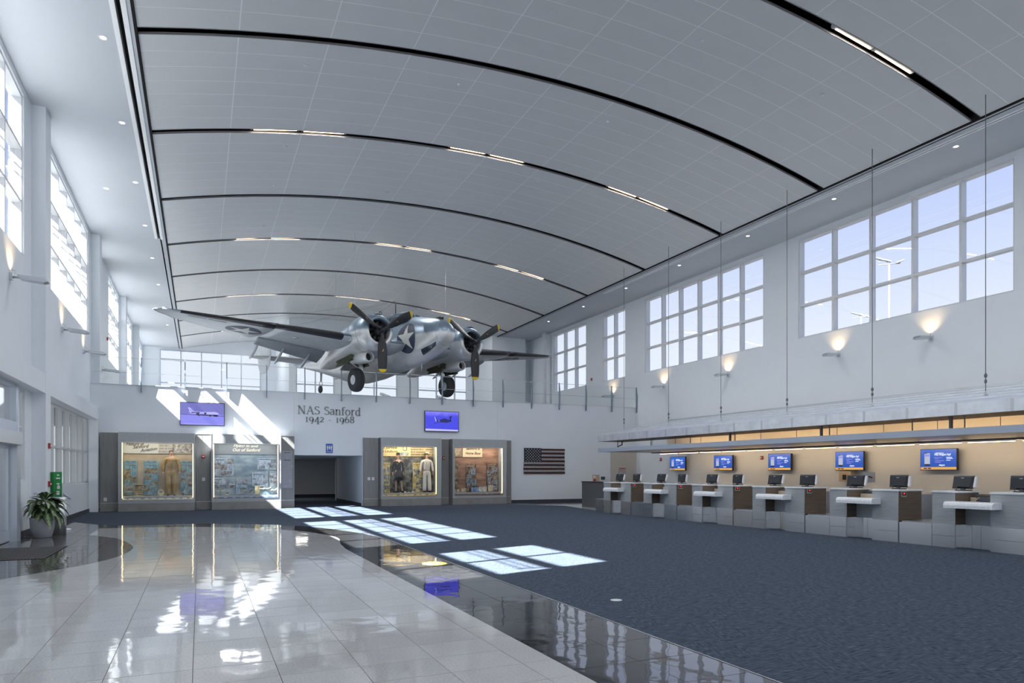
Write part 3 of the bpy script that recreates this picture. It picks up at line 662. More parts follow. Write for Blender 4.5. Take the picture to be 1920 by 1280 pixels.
for sx, ws in ((1, 'right'), (-1, 'left')):
    def mf(i, k, x0=0): return 2 if (nt_ - 4 <= k <= nt_ + 1 and XS[i] >= 3.2) else (1 if k < nt_ - 1 else 0)
    XS = [.5, 1.2, 2.0, 2.8, 3.4, 4.0, 4.8, 5.5, 5.95]
    P('wing', MB().loft(wing_rings(XS, .74, sx), mfn=mf), [M['grey'], M['blue'], M['boot']], 'inner wing panel with black leading edge boot')
    XS = [5.95, 6.5, 7.2, 8.0, 8.8, 9.2, 9.5, 9.7, 9.85, 9.93, 9.99]
    def mf(i, k): return 2 if (nt_ - 4 <= k <= nt_ + 1 and XS[i] < 9.0) else (1 if k < nt_ - 1 else 0)
    P('wing', MB().loft(wing_rings(XS, 1.0, sx), mfn=mf), [M['grey'], M['blue'], M['boot']], 'outer wing panel with tapering tip')
    # lowered flaps, outer and inner, with track fairings
    def hinge(x): f, z = wpt(x, .70, False); return f, z - .03
    for xs_ in ((2.95, 3.8, 4.7, 5.88), (.7, 1.2, 1.75)):
        rg = []
        for x in xs_:
            f, z = hinge(x); ch = 1.12 - .13 * max(0, x - 1.5); a = math.radians(26 - 1.6 * max(0, x - 2))
            q = [(0, .03), (.1, .075), (.4, .06), (1, .008), (1, -.008), (.4, -.045), (.1, -.05), (0, -.03)]
            rg.append([(sx * x, f - ch * (t * math.cos(a)) + h * math.sin(a) - .06, z - ch * t * math.sin(a) + h * math.cos(a)) for t, h in q])
        P('flap', MB().loft(rg, smooth=False), M['flapg'], 'lowered flap')
    for x in (5.78, 4.7, 3.55):
        f, z = hinge(x)
        P('flap_track', MB().tube([(sx * x, f - .35, z - .16), (sx * x, f - .6, z - .34), (sx * x, f - 1.1, z - .62), (sx * x, f - 1.32, z - .70)], [.03, .055, .06, .02], 8), M['grey'])
    # landing light, slots
    P('landing_light', MB().lathe([(.0, 0), (.14, 0), (.14, .01)], (0, 0, 0), n=16).xf(Matrix.Translation((sx * 4.9, -2.35, wpt(4.9, .26, False)[1] - .012))), M['steel'])
    for x0 in (7.6, 8.3): P('wing_slot', MB().hexa([(sx * x, wpt(x, t, False)[0], wpt(x, t, False)[1] - h) for h in (.008, .0) for x, t in ((x0, .14), (x0 + .62, .14), (x0 + .62, .19), (x0, .19))]), M['flapg'])
    if True:
        cx, cf = sx * 6.75, -2.95
        roundel(lambda u, v, o: (cx + (-u if sx > 0 else u), cf + v, wpt(abs(cx + (-u if sx > 0 else u)), max(0, (wsec(abs(cx - u if sx > 0 else cx + u))[0] - cf - v) / (wsec(abs(cx - u if sx > 0 else cx + u))[0] - wsec(abs(cx - u if sx > 0 else cx + u))[1])), False)[1] - o), .66)
    # fillet between nacelle and wing, nacelle, cowl, engine
    ex = sx * 2.35
    NAC = [(-.78, 0, -.02, .705, .70), (-1.4, 0, -.03, .70, .71), (-1.9, 0, -.1, .66, .72), (-2.6, 0, -.24, .60, .70), (-3.4, 0, -.42, .54, .62), (-4.2, 0, -.62, .44, .5), (-4.9, 0, -.82, .28, .32), (-5.4, 0, -.96, .1, .12), (-5.5, 0, -.98, .02, .02)]
    P('nacelle', MB().loft([[(ex + hw * math.cos(2 * PI * k / 24), f, zc + hh * math.sin(2 * PI * k / 24)) for k in range(24)] for f, _, zc, hw, hh in NAC]), M['skin'])
    cw = MB().lathe([(.47, -.62), (.455, -.30), (.465, -.20), (.50, -.155), (.555, -.15), (.615, -.20), (.69, -.32), (.735, -.5), (.75, -.8), (.735, -1.38), (.70, -1.45)], (ex, 0, 0), 'y', 36)
    CW = P('engine_cowl', cw, M['skin'], 'round engine cowling')
    P('cowl_seam', MB().lathe([(.747, -.785), (.756, -.79), (.756, -.80), (.747, -.805)], (ex, 0, 0), 'y', 36), M['flapg'], par=CW)
    P('intake_scoop', MB().loft([[(ex + w_ * math.cos(PI * k / 10), f, .60 + h_ * math.sin(PI * k / 10)) for k in range(11)] for f, w_, h_ in ((-.28, .2, .13), (-.5, .22, .17), (-1.0, .2, .17), (-1.6, .12, .1), (-1.9, .03, .02))]), M['skin'], 'carburettor scoop', par=CW)
    P('scoop_mouth', MB().loft([[(ex + w_ * math.cos(PI * k / 10), f, .615 + h_ * math.sin(PI * k / 10)) for k in range(11)] for f, w_, h_ in ((-.265, .16, .085), (-.35, .16, .085))]), M['boot'], par=CW)
    en = MB().lathe([(.001, -.02), (.09, -.04), (.17, -.12), (.2, -.3), (.2, -.6), (.46, -.62)], (ex, 0, 0), 'y', 20)
    for k in range(9):
        a = 2 * PI * k / 9 + .2
        en.tube([(ex + .14 * math.cos(a), -.42, .14 * math.sin(a)), (ex + .42 * math.cos(a), -.42, .42 * math.sin(a))], .085, 8)
        en.tube([(ex + .2 * math.cos(a + .15), -.28, .2 * math.sin(a + .15)), (ex + .42 * math.cos(a), -.33, .42 * math.sin(a))], .012, 5)
    P('engine', en, M['prop'], 'black radial engine')
    P('exhaust_fairing', MB().loft([[(ex + sx * .70 + w_ * math.cos(2 * PI * k / 10), f, -.28 + w_ * .7 * math.sin(2 * PI * k / 10)) for k in range(10)] for f, w_ in ((-1.15, .03), (-1.3, .1), (-1.6, .12), (-1.85, .1))]), M['grey'])
    P('oil_cooler_duct', MB().lathe([(.15, -1.3), (.165, -.98), (.19, -.95), (.215, -1.0), (.24, -1.3), (.24, -1.8), (.16, -2.4), (.03, -2.7)], (ex + sx * .02, 0, -.94), 'y', 20), M['skin'], 'oil cooler duct under the cowl')
    P('duct_mouth', MB().lathe([(.001, -1.18), (.16, -1.18)], (ex + sx * .02, 0, -.94), 'y', 20), M['boot'])
    # propeller
    PR = P('propeller', MB().lathe([(.001, .16), (.05, .15), (.075, .1), (.08, .02), (.11, .0), (.12, -.06), (.1, -.12), (.06, -.2)], (ex, 0, 0), 'y', 20), M['prop'], 'black three blade propeller with yellow tips')
    for k in range(3):
        a = -PI / 2 + k * 2 * PI / 3
        prof = [(.08, .06, .1, 55), (.2, .075, .1, 52), (.35, .1, .075, 46), (.55, .165, .055, 36), (.85, .19, .042, 28), (1.15, .19, .032, 23), (1.4, .178, .025, 20), (1.54, .165, .022, 19), (1.545, .165, .022, 19), (1.62, .135, .018, 18), (1.66, .08, .014, 21), (1.68, .03, .01, 21)]
        rg = []
        for r, w_, t_, tw in prof:
            th = math.radians(tw); ring = []
            for j in range(12):
                u, v = w_ * math.cos(2 * PI * j / 12), t_ / 2 * 1.2 * math.sin(2 * PI * j / 12)
                ring.append((u * math.cos(th) - v * math.sin(th), u * math.sin(th) + v * math.cos(th), r))
            rg.append(ring)
        mb = MB().loft(rg, mfn=lambda i, q: 1 if i >= 8 else 0)
        th = math.radians(33)
        mb.add([(math.cos(2 * PI * j / 14) * .042 * math.cos(th), math.cos(2 * PI * j / 14) * .042 * math.sin(th) + .031, .78 + .075 * math.sin(2 * PI * j / 14)) for j in range(14)], [list(range(14))], 2)
        # blade frame: local z -> radial direction, local y stays forward
        zr = Vector((math.cos(a), 0, math.sin(a))); yr = Vector((0, 1, 0)); xr = yr.cross(zr)
        mb.xf(Matrix.Translation((ex, 0, 0)) @ Matrix((xr, yr, zr)).transposed().to_4x4())
        P('blade', mb, [M['prop'], M['yellow'], M['copper']], par=PR)
    # main gear: strut, wheel, doors, bay
    wz, wf_ = -1.80, -2.15
    P('wheel_bay', MB().box(ex - .32, ex + .32, -3.3, -1.95, -1.0, -.75), M['olive'], 'green primed wheel bay')
    for q in (-1, 1):
        dm = MB(); y0, y1 = -2.95, -1.95
        dm.hexa([(ex + q * .34, y0, -.92), (ex + q * .36, y0, -.92), (ex + q * .36, y1, -.92), (ex + q * .34, y1, -.92), (ex + q * .5, y0, -1.2), (ex + q * .525, y0, -1.19), (ex + q * .525, y1, -1.19), (ex + q * .5, y1, -1.2)])
        for y in (-2.0, -2.3, -2.6, -2.9): dm.hexa([(ex + q * .30, y, -.95), (ex + q * .35, y, -.95), (ex + q * .35, y + .03, -.95), (ex + q * .30, y + .03, -.95), (ex + q * .43, y, -1.18), (ex + q * .51, y, -1.18), (ex + q * .51, y + .03, -1.18), (ex + q * .43, y + .03, -1.18)])
        P('gear_door', dm, M['olive'], 'green primed gear door')
    P('gear_strut', MB().tube([(ex - sx * .24, wf_ - .15, -.8), (ex - sx * .26, wf_, -1.3), (ex - sx * .26, wf_, wz)], [.1, .085, .06], 12).tube([(ex - sx * .28, wf_, wz), (ex + sx * .2, wf_, wz)], .06, 10).tube([(ex - sx * .26, wf_, -1.35), (ex - sx * .2, wf_ - .8, -.95)], .035, 8), M['alu'])
    WH = P('main_wheel', MB().lathe([(.2, -.16), (.34, -.185), (.42, -.18), (.475, -.14), (.498, -.07), (.50, -.04), (.488, -.035), (.488, -.025), (.50, -.02), (.502, .0), (.50, .02), (.488, .025), (.488, .035), (.50, .04), (.498, .07), (.475, .14), (.42, .18), (.34, .185), (.2, .16)], (ex, wf_, wz), 'x', 36), M['rubber'], 'black tyre')
    P('wheel_hub', MB().lathe([(.001, .165), (.12, .17), (.2, .16), (.28, .172), (.285, .15), (.285, -.15), (.28, -.172), (.1, -.16), (.001, -.16)], (ex, wf_, wz), 'x', 28), M['grey'], par=WH)
    # tail fin and rudder
    def fin_ring(z, f0, f1, t): return [(sx * 2.15 + (t * math.sin(2 * PI * k / 14)), f0 + (f1 - f0) * (.5 - .5 * math.cos(2 * PI * k / 14)), z) for k in range(14)]
    P('tail_fin', MB().loft([fin_ring(*r) for r in ((-.55, -12.3, -12.9, .01), (-.45, -12.1, -13.1, .03), (-.1, -11.7, -13.35, .06), (.4, -11.5, -13.4, .07), (.9, -11.6, -13.3, .06), (1.25, -11.95, -13.05, .03), (1.35, -12.3, -12.8, .01))]), M['grey'])
def stab(x, f0, f1, t, z): return [(x, f0 + (f1 - f0) * (.5 - .5 * math.cos(2 * PI * k / 16)), z + t * math.sin(2 * PI * k / 16)) for k in range(16)]
P('tailplane', MB().loft([stab(*r) for r in ((-2.95, -12.2, -12.6, .01, .3), (-2.85, -11.95, -12.8, .04, .3), (-2.4, -11.7, -13.0, .08, .3), (0, -11.2, -13.2, .13, .25), (2.4, -11.7, -13.0, .08, .3), (2.85, -11.95, -12.8, .04, .3), (2.95, -12.2, -12.6, .01, .3))]), M['grey'], 'horizontal tailplane')
P('tail_strut', MB().tube([(0, -10.2, -.55), (0, -10.25, -1.05)], [.07, .05], 10).tube([(-.07, -10.25, -1.05), (-.07, -10.33, -1.44)], .022, 8).tube([(.07, -10.25, -1.05), (.07, -10.33, -1.44)], .022, 8), M['grey'])
P('tail_wheel', MB().lathe([(.02, -.05), (.12, -.06), (.18, -.05), (.2, 0), (.18, .05), (.12, .06), (.02, .05)], (0, -10.33, -1.44), 'x', 24), M['rubber'])
for i, (x, f) in enumerate(((2.35, -2.2), (-2.35, -2.2), (0, -8.5))):
    w = PL.matrix_world @ Vector((x, f, (.52 if x else .92)))
    solo('suspension_cable', MB().tube([tuple(w), (w.x, w.y, zv(w.x) + .3)], .004, 6), M['alu'], 'thin steel cable holding up the aircraft at its %s' % ('right engine nacelle', 'left engine nacelle', 'rear fuselage')[i], 'cable', 'cables the aircraft hangs from', tuple(w))

# ------------------------------------------------------------------ lettering
def text_mb(txt, size, shear=0, depth=.004, bold=0, align='CENTER', spacing=1):
    """mesh of a line of text in the x-z plane facing -y, centred on the origin"""
    cu = bpy.data.curves.new('lettering', 'FONT'); cu.body = txt; cu.size = size; cu.shear = shear; cu.extrude = depth; cu.offset = bold
    cu.align_x = align; cu.align_y = 'CENTER'; cu.resolution_u = 3; cu.space_character = spacing
    ob = bpy.data.objects.new('lettering', cu); COL.objects.link(ob)
    bpy.context.view_layer.update()
    me = bpy.data.meshes.new_from_object(ob.evaluated_get(bpy.context.evaluated_depsgraph_get()))
    mb = MB(); mb.add([(v.co.x, -v.co.z, v.co.y) for v in me.vertices], [list(p.vertices) for p in me.polygons])
    bpy.data.objects.remove(ob); bpy.data.curves.remove(cu); bpy.data.meshes.remove(me)
    return mb
def text_part(par, name, txt, x, y, z, size, m, shear=0, bold=0, width=None, rot=0, depth=.003, facing='y', label=None):
    mb = text_mb(txt, size, shear, depth, bold)
    if width:
        w = max(v[0] for v in mb.v) - min(v[0] for v in mb.v); mb.xf(Matrix.Diagonal((width / w, 1, 1, 1)))
    if rot: mb.xf(Matrix.Rotation(rot, 4, 'Y'))
    if facing == 'x': mb.xf(Matrix.Rotation(-PI / 2, 4, 'Z'))   # faces -x, reads along -y
    mb.xf(Matrix.Translation((x, y, z)))
    return part(par, name, mb, m, label)

# serif capitals and old style figures drawn as broad-nib strokes with serifs (unit height = cap height)
def arc(cx, cy, rx, ry, a0, a1, n=14): return [(cx + rx * math.cos(math.radians(a0 + (a1 - a0) * i / n)), cy + ry * math.sin(math.radians(a0 + (a1 - a0) * i / n))) for i in range(n + 1)]
SER = .028
GL = {
 'N': (.86, [('t', [(.14, 0), (.14, 1)]), ('d', [(.14, 1), (.72, 0)]), ('t', [(.72, 0), (.72, 1)])], [(0, .28, 0), (.0, .2, 1), (.58, .86, 1)]),
 'A': (.80, [('t', [(.08, 0), (.40, 1)]), ('d', [(.40, 1), (.72, 0)]), ('h', [(.2, .36), (.60, .36)])], [(-.02, .2, 0), (.58, .86, 0)]),
 'S': (.58, [('n', arc(.29, .75, .2, .23, 20, 200, 12) + arc(.30, .26, .23, .25, 75, -155, 14))], []),
 'a': (.52, [('n', arc(.24, .5, .17, .2, 160, 10, 10) + [(.41, .1), (.5, .02)]), ('n', [(.41, .40)] + arc(.21, .2, .16, .19, 70, 330, 14))], []),
 'n': (.62, [('d', [(.13, 0), (.13, .68)]), ('n', [(.13, .5)] + arc(.31, .48, .18, .2, 150, 0, 9) + [(.49, 0)])], [(.0, .26, 0), (.36, .62, 0), (.02, .13, .68)]),
 'f': (.36, [('n', [(.15, 0), (.15, .80)] + arc(.31, .83, .16, .19, 180, 50, 9)), ('h', [(.02, .67), (.33, .67)])], [(.02, .30, 0)]),
 'o': (.58, [('n', arc(.29, .34, .23, .345, 0, 360, 24))], []),
 'r': (.44, [('d', [(.13, 0), (.13, .68)]), ('n', [(.13, .5)] + arc(.32, .5, .16, .18, 150, 55, 7))], [(.0, .28, 0), (.02, .13, .68)]),
 'd': (.62, [('n', arc(.27, .34, .21, .345, 40, 320, 18)), ('d', [(.46, 1.03), (.46, .03), (.58, 0)])], [(.36, .46, 1.03)]),
 '1': (.40, [('d', [(.2, 0), (.2, .70)])], [(.06, .34, 0), (.08, .2, .68)]),
 '9': (.56, [('n', arc(.27, .42, .2, .28, 0, 360, 22)), ('n', [(.47, .42)] + arc(.17, .32, .30, .57, 10, -75, 12))], []),
 '4': (.58, [('d', [(.42, -.28), (.42, .72)]), ('n', [(.42, .72), (.04, .05)]), ('h', [(.02, .05), (.56, .05)])], [(.28, .56, -.28)]),
 '2': (.50, [('n', arc(.23, .5, .17, .2, 160, -30, 12) + [(.06, .03)]), ('h', [(.05, .035), (.46, .035)])], []),
 '6': (.56, [('n', arc(.28, .28, .2, .28, 0, 360, 22)), ('n', arc(.42, .30, .33, .66, 175, 100, 10))], []),
 '8': (.56, [('n', arc(.28, .72, .165, .22, 0, 360, 20)), ('n', arc(.28, .25, .2, .255, 0, 360, 20))], []),
 '-': (.44, [('h', [(.08, .30), (.36, .30)])], []), ' ': (.34, [], []),
}
def serif_mb(ch, h, x, depth=.018):
    mb = MB(); w, st, se = GL[ch]
    for kind, pts in st:
        L_, R__ = [], []
        for i, p in enumerate(pts):
            a, b = pts[max(i - 1, 0)], pts[min(i + 1, len(pts) - 1)]; dx, dy = b[0] - a[0], b[1] - a[1]; l = math.hypot(dx, dy) or 1
            ww = {'t': .036, 'd': .074, 'h': .033}.get(kind) or (.03 + .044 * abs(dy / l) ** 1.3)
            nx, ny = -dy / l * ww, dx / l * ww
            L_.append((p[0] + nx, p[1] + ny)); R__.append((p[0] - nx, p[1] - ny))
        n = len(pts); b0 = len(mb.v)
        for (u, v), (u2, v2) in zip(L_, R__): mb.v += [((x + u) * h, 0, v * h), ((x + u2) * h, 0, v2 * h), ((x + u) * h, -depth, v * h), ((x + u2) * h, -depth, v2 * h)]
        F = []
        for i in range(n - 1):
            q = b0 + 4 * i; F += [(q + 2, q + 3, q + 7, q + 6), (q, q + 2, q + 6, q + 4), (q + 1, q + 5, q + 7, q + 3)]
        for f in F: mb.f.append(list(f)); mb.m.append(0); mb.sm.append(False)
    for a, b, y in se:
        mb.poly([((x + u) * h, v * h) for u, v in ((a, y - SER), (b, y - SER), (b, y + SER), (a, y + SER))], lambda u, v: (u, 0, v), lambda u, v: (u, -depth, v))
    return mb
def wall_line(par, txt, x0, x1, z, h):
    w = sum(GL[c][0] + .06 for c in txt) * h; x = 0
    for c in txt:
        if GL[c][1]:
            mb = serif_mb(c, h, x); mb.xf(Matrix.Diagonal(((x1 - x0) / w, 1, 1, 1))); mb.xf(Matrix.Translation((x0, 29.998, z))); part(par, 'letter', mb, M['letter'])
        x += GL[c][0] + .06
LT = thing('wall_lettering', 'grey metal letters NAS Sanford 1942 - 1968 on the white wall', 'lettering', (5.03, 29.99, 3.6))
wall_line(LT, 'NAS Sanford', 3.73, 6.40, 3.93, .335)
wall_line(LT, '1942 - 1968', 4.03, 6.12, 3.60, .30)

# ------------------------------------------------------------------ guard rail of the mezzanine
GR = thing('guard_rail', 'glass guard rail with slim metal posts along the top of the back wall', 'railing', (8.5, 29.98, 4.8))
px = [-2.05 + 1.5155 * i for i in range(16)]
pm = MB().poly([(-.05, -.27), (.04, -.29), (.04, 1.0), (.0, 1.05), (-.095, .55)], lambda a, z: (-.017, a, z), lambda a, z: (.017, a, z)).mesh('post', mat('dark_blue_steel_post', (.22, .27, .34), .35, metal=.4))
gx = [-3.68] + px + [20.66]
for x in px:
    o = link(bpy.data.objects.new('post', pm), GR); o.location = (x - 8.5, -.05, .03)
for a, b in zip(gx, gx[1:]):
    part(GR, 'glass_panel', MB().box(a + .02, b - .02, 29.955, 29.967, 4.86, 5.83), M['railglass'])
part(GR, 'rail', MB().box(-3.7, 20.68, 29.952, 29.97, 5.83, 5.848), M['alu']); part(GR, 'rail', MB().box(-3.7, 20.68, 29.955, 29.966, 5.27, 5.283), M['alu'])
# downpipe, flood lights on the mezzanine
PI_ = thing('pipe', 'white vertical pipe in the far right corner of the mezzanine', 'pipe', (20.25, 39.6, 4.55))
part(PI_, 'pipe_run', MB().lathe([(.13, 4.55), (.13, 10.45)], (20.25, 39.6, 0), n=20), M['trim'])
for z in (5.62, 5.86, 9.85, 10.2): part(PI_, 'collar', MB().lathe([(.13, z), (.165, z + .02), (.165, z + .14), (.13, z + .16)], (20.25, 39.6, 0), n=20), M['trim'])
for i, (x, s_) in enumerate(((7.6, 'below the nose of the aircraft'), (10.25, 'beside the right main wheel of the aircraft'))):
    t = thing('flood_light', 'small floodlight on the mezzanine edge %s' % s_, 'light', (x, 30.6, 4.84), 0, 'floodlights for the aircraft')
    part(t, 'base', MB().box(x - .06, x + .06, 30.52, 30.68, 4.55, 4.86), M['trim']); part(t, 'lamp_head', MB().hexa([(x - .22, 30.4, 4.92), (x + .2, 30.4, 4.82), (x + .2, 30.75, 4.86), (x - .22, 30.75, 4.96), (x - .2, 30.42, 5.03), (x + .2, 30.42, 4.9), (x + .2, 30.72, 4.94), (x - .2, 30.72, 5.07)]), M['alu'])
for nm, x, y, z in (('small red alarm on the upper right wall between two clerestory windows', 20.68, 34.45, 6.82),):
    pass

# ------------------------------------------------------------------ display cases
YF, YB = 29.42, 29.97
def side_panel(x0, x1, lab, base=True):
    mb = MB().box(x0, x1, 29.86, 29.998, .33, 2.97)
    t = thing('wall_cladding', lab, 'wall cladding', ((x0 + x1) / 2, 29.9, 0))
    part(t, 'wood_panel', mb, M['lamv']); part(t, 'stone_base', MB().box(x0, x1, 29.84, 29.998, 0, .31), M['stone']); part(t, 'metal_line', MB().box(x0, x1, 29.85, 29.99, .31, .33), M['brush'])
    part(t, 'metal_cap', MB().box(x0, x1, 29.85, 29.998, 2.97, 2.985), M['brush'])
    return t
SP = [(-3.42, -2.79, 'narrow grey wood panel at the left end of the display wall'), (-.16, .40, 'grey wood panel with a fire alarm between the two left display cases'), (3.02, 3.58, 'grey wood panel carrying the white list beside the corridor'), (6.47, 7.12, 'grey wood panel with two switches right of the corridor'), (9.87, 10.38, 'grey wood panel between the two right display cases'), (13.04, 13.50, 'grey wood panel at the right end of the display wall')]
for a in SP: side_panel(*a)
def case(x0, x1, wx0, wx1, lab, back, lamp, light, ledl, ledr):
    t = thing('display_case', lab, 'display case', ((x0 + x1) / 2, 29.7, 0))
    part(t, 'case_surround', MB().box(x0, wx0, YF, YB, .31, 2.98).box(wx1, x1, YF, YB, .31, 2.98).box(wx0, wx1, YF, YB, 2.60, 2.98).box(wx0, wx1, YF, YB, .31, .43).box(wx0, wx1, YF + .08, YB, .43, .56), M['lam'])
    part(t, 'stone_base', MB().box(x0, x1, YF - .02, YB, 0, .31), M['stone'], bevel=.004)
    part(t, 'edge_trim', MB().box(x0 - .006, x0 + .012, YF - .006, YB, .31, 2.985), M['brush']); part(t, 'edge_trim', MB().box(x1 - .012, x1 + .006, YF - .006, YB, .31, 2.985), M['brush'])
    part(t, 'window_frame', MB().box(wx0 - .02, wx1 + .02, YF - .012, YF + .03, 2.60, 2.625).box(wx0 - .02, wx1 + .02, YF - .012, YF + .03, .405, .43).box(wx0 - .02, wx0, YF - .012, YF + .03, .43, 2.6).box(wx1, wx1 + .02, YF - .012, YF + .03, .43, 2.6), M['brush'])
    part(t, 'back_panel', MB().box(wx0, wx1, YB - .03, YB - .005, .56, 2.6), back)
    mid = (wx0 + wx1) / 2
    part(t, 'glass_pane', MB().box(wx0, mid - .003, YF + .004, YF + .012, .43, 2.6), M['caseglass']); part(t, 'glass_pane', MB().box(mid + .003, wx1, YF + .004, YF + .012, .43, 2.6), M['caseglass'])
    if ledl: part(t, 'led_strip', MB().box(wx0 + .002, wx0 + .022, YF + .035, YF + .055, .5, 2.58), M['led'], 'warm light strip')
    if ledr: part(t, 'led_strip', MB().box(wx1 - .022, wx1 - .002, YF + .035, YF + .055, .5, 2.58), M['led'], 'warm light strip')
    ld = bpy.data.lights.new('case_light', 'AREA'); ld.shape = 'RECTANGLE'; ld.size = wx1 - wx0 - .2; ld.size_y = .1; ld.energy = lamp; ld.color = light
    lo = link(bpy.data.objects.new('case_light', ld), t); lo.location = (0, YF + .1 - 29.7, 2.585)
    lo.rotation_euler = (math.radians(28), 0, 0)
    return t
MUR1 = photomat('tan_map_mural', (.36, .30, .22), (.56, .48, .36), 1.6, (1, 1, 1))
MUR2 = photomat('cloud_mural', (.16, .24, .31), (.46, .56, .62), 1.8, (.8, 1, 1.6), .4, .72)
MUR3 = photomat('grey_crowd_mural', (.035, .035, .03), (.30, .29, .25), 7, (1, 1, .8), .42, .75)
MUR4 = photomat('brown_sky_mural', (.16, .085, .055), (.42, .25, .175), 2.6, (.7, 1, 2.6), .3, .75)
C1 = case(-2.77, -.18, -2.66, -.24, 'leftmost display case with a figure in a khaki flight suit', MUR1, 8, (1, .86, .66), True, True)
C2 = case(.42, 3.01, .48, 2.90, 'display case with blue sky mural left of the corridor', MUR2, 8, (1, .93, .82), True, True)
C3 = case(7.14, 9.86, 7.22, 9.64, 'display case with two uniformed figures right of the corridor', MUR3, 13, (1, .84, .60), False, True)
C4 = case(10.40, 13.06, 10.38 + .12, 12.86, 'rightmost display case with a brown mural and no figures', MUR4, 10, (1, .85, .68), False, True)
# text banners, boards, cards inside the cases
def board(name, x0, x1, z0, z1, y, paper, ink, lab, group=None, rows=26, photos=(), pm_='photo', title=None, th=.02, dens=.5, tilt=0):
    c = ((x0 + x1) / 2, y, z0)
    t = thing(name, lab, 'panel' if name != 'card' else 'card', c, 0, group)
    part(t, 'sheet', MB().box(x0, x1, y - th, y, z0, z1), printmat(name + '_print', paper, ink, rows, dens))
    W_, H_ = x1 - x0, z1 - z0
    for i, (a, b, c_, d) in enumerate(photos):
        mb = MB().box(x0 + a * W_, x0 + b * W_, y - th - .004, y - th, z0 + c_ * H_, z0 + d * H_)
        part(t, 'photo', mb, M[pm_])
    if title:
        for k, (tx, sz, zz) in enumerate(title): part(t, 'title', MB().box(x0 + .07 * W_, x0 + tx * W_, y - th - .003, y - th, z0 + zz * H_ - sz, z0 + zz * H_), printmat('title_print', paper, ink, 1 / (sz * 1.05), .78))
    if tilt:
        t.rotation_euler = (0, 0, 0); t.rotation_euler[1] = tilt
    return t
BLUE, BINK = (.26, .44, .53), (.05, .10, .17)
TT = [(.85, .06, .965), (.9, .06, .905)]
# case 1
t = board('header_banner', -2.66, -1.47, 2.20, 2.59, YB - .05, (.42, .44, .44), (.36, .38, .38), 'grey banner reading History of Sanford Aviation', rows=2, dens=.3)
text_part(t, 'script_text', 'History of', -2.27, YB - .076, 2.555, .165, M['ink'], .35, .004, .62, -.02)
text_part(t, 'script_text', 'Sanford', -2.08, YB - .076, 2.455, .17, M['ink'], .35, .004, .56, -.1)
text_part(t, 'script_text', 'Aviation', -1.80, YB - .076, 2.345, .17, M['ink'], .35, .004, .60, -.17)
board('photo_banner', -1.46, -.25, 2.20, 2.59, YB - .05, (.30, .30, .29), (.16, .16, .16), 'dark photo banner above the khaki flight suit figure', rows=9, dens=.55, photos=[(.4, .98, .1, .95)], pm_='photo')
board('placard', -2.64, -2.19, .62, 1.92, YB - .06, BLUE, BINK, 'tall blue text panel at the left of the flight suit case', photos=[(.02, .5, .45, .75), (.5, .98, .37, .53), (.3, .6, .1, .2)], pm_='photos', title=TT)
board('placard', -1.97, -1.47, .62, 1.92, YB - .06, BLUE, BINK, 'tall blue text panel with a wide sepia photo beside the flight suit figure', photos=[(.06, .94, .62, .78), (.05, .5, .44, .57), (.5, .98, .28, .39), (.05, .4, .1, .28), (.68, .85, .13, .23)], pm_='photos', title=TT)
board('placard', -.70, -.26, .62, 1.92, YB - .06, BLUE, BINK, 'tall blue text panel at the right of the flight suit case', photos=[(.05, .42, .64, .75), (.02, .5, .38, .5), (.55, .98, .5, .6), (.55, .9, .22, .42), (.6, .95, .43, .47)], title=TT)
board('poster', -2.28, -1.99, .57, 1.04, YB - .24, (.62, .50, .30), (.10, .07, .04), 'small tan poster leaning in the flight suit case', rows=14, dens=.6, photos=[(.1, .9, .5, .85)], pm_='photos')
board('poster', -2.60, -2.30, .72, .98, YB - .2, (.55, .56, .52), (.08, .08, .1), 'grey newspaper sheet beside the tan poster', rows=20, dens=.6, photos=[(.1, .9, .1, .5)])
pl_ = thing('plate', 'round pale decorated plate at the feet of the flight suit figure', 'plate', (-1.37, YB - .26, .57))
part(pl_, 'dish', MB().lathe([(.001, .0), (.07, -.008), (.115, -.03), (.12, -.026), (.08, .004), (.001, .012)], (-1.37, YB - .26, .69), 'y', 28), M['cream']); part(pl_, 'motif', MB().box(-1.42, -1.32, YB - .275, YB - .271, .71, .74), M['dgrey'])
aw = thing('model_aircraft', 'small silver model aircraft at the lower right of the flight suit case', 'model', (-.6, YB - .25, .57))
part(aw, 'fuselage', MB().tube([(-.72, YB - .25, .66), (-.6, YB - .25, .70), (-.45, YB - .25, .78)], [.006, .018, .005], 8), M['alu']); part(aw, 'wing', MB().hexa([(-.62, YB - .4, .69), (-.57, YB - .4, .71), (-.57, YB - .1, .71), (-.62, YB - .1, .69), (-.62, YB - .4, .695), (-.57, YB - .4, .715), (-.57, YB - .1, .715), (-.62, YB - .1, .695)]), M['alu']); part(aw, 'stand', MB().box(-.61, -.59, YB - .26, YB - .24, .56, .70), M['plastic'])
def strip(case_, x0, x1, paper, ink, n, cm='photo'):
    s_ = part(case_, 'label_strip', MB().hexa([(x0, YF + .03, .44), (x1, YF + .03, .44), (x1, YF + .13, .44), (x0, YF + .13, .44), (x0, YF + .05, .45), (x1, YF + .05, .45), (x1, YF + .14, .57), (x0, YF + .14, .57)]), printmat('strip_print', paper, ink, 30, .2))
    for i in range(n):
        a = x0 + (x1 - x0) * (i + .25) / n; w = (x1 - x0) / n * rnd.uniform(.3, .55)
        part(s_, 'photo', MB().hexa([(a, YF + .055, .462), (a + w, YF + .055, .462), (a + w, YF + .06, .462), (a, YF + .06, .462), (a, YF + .118, .545), (a + w, YF + .118, .545), (a + w, YF + .123, .545), (a, YF + .123, .545)]), M[cm])
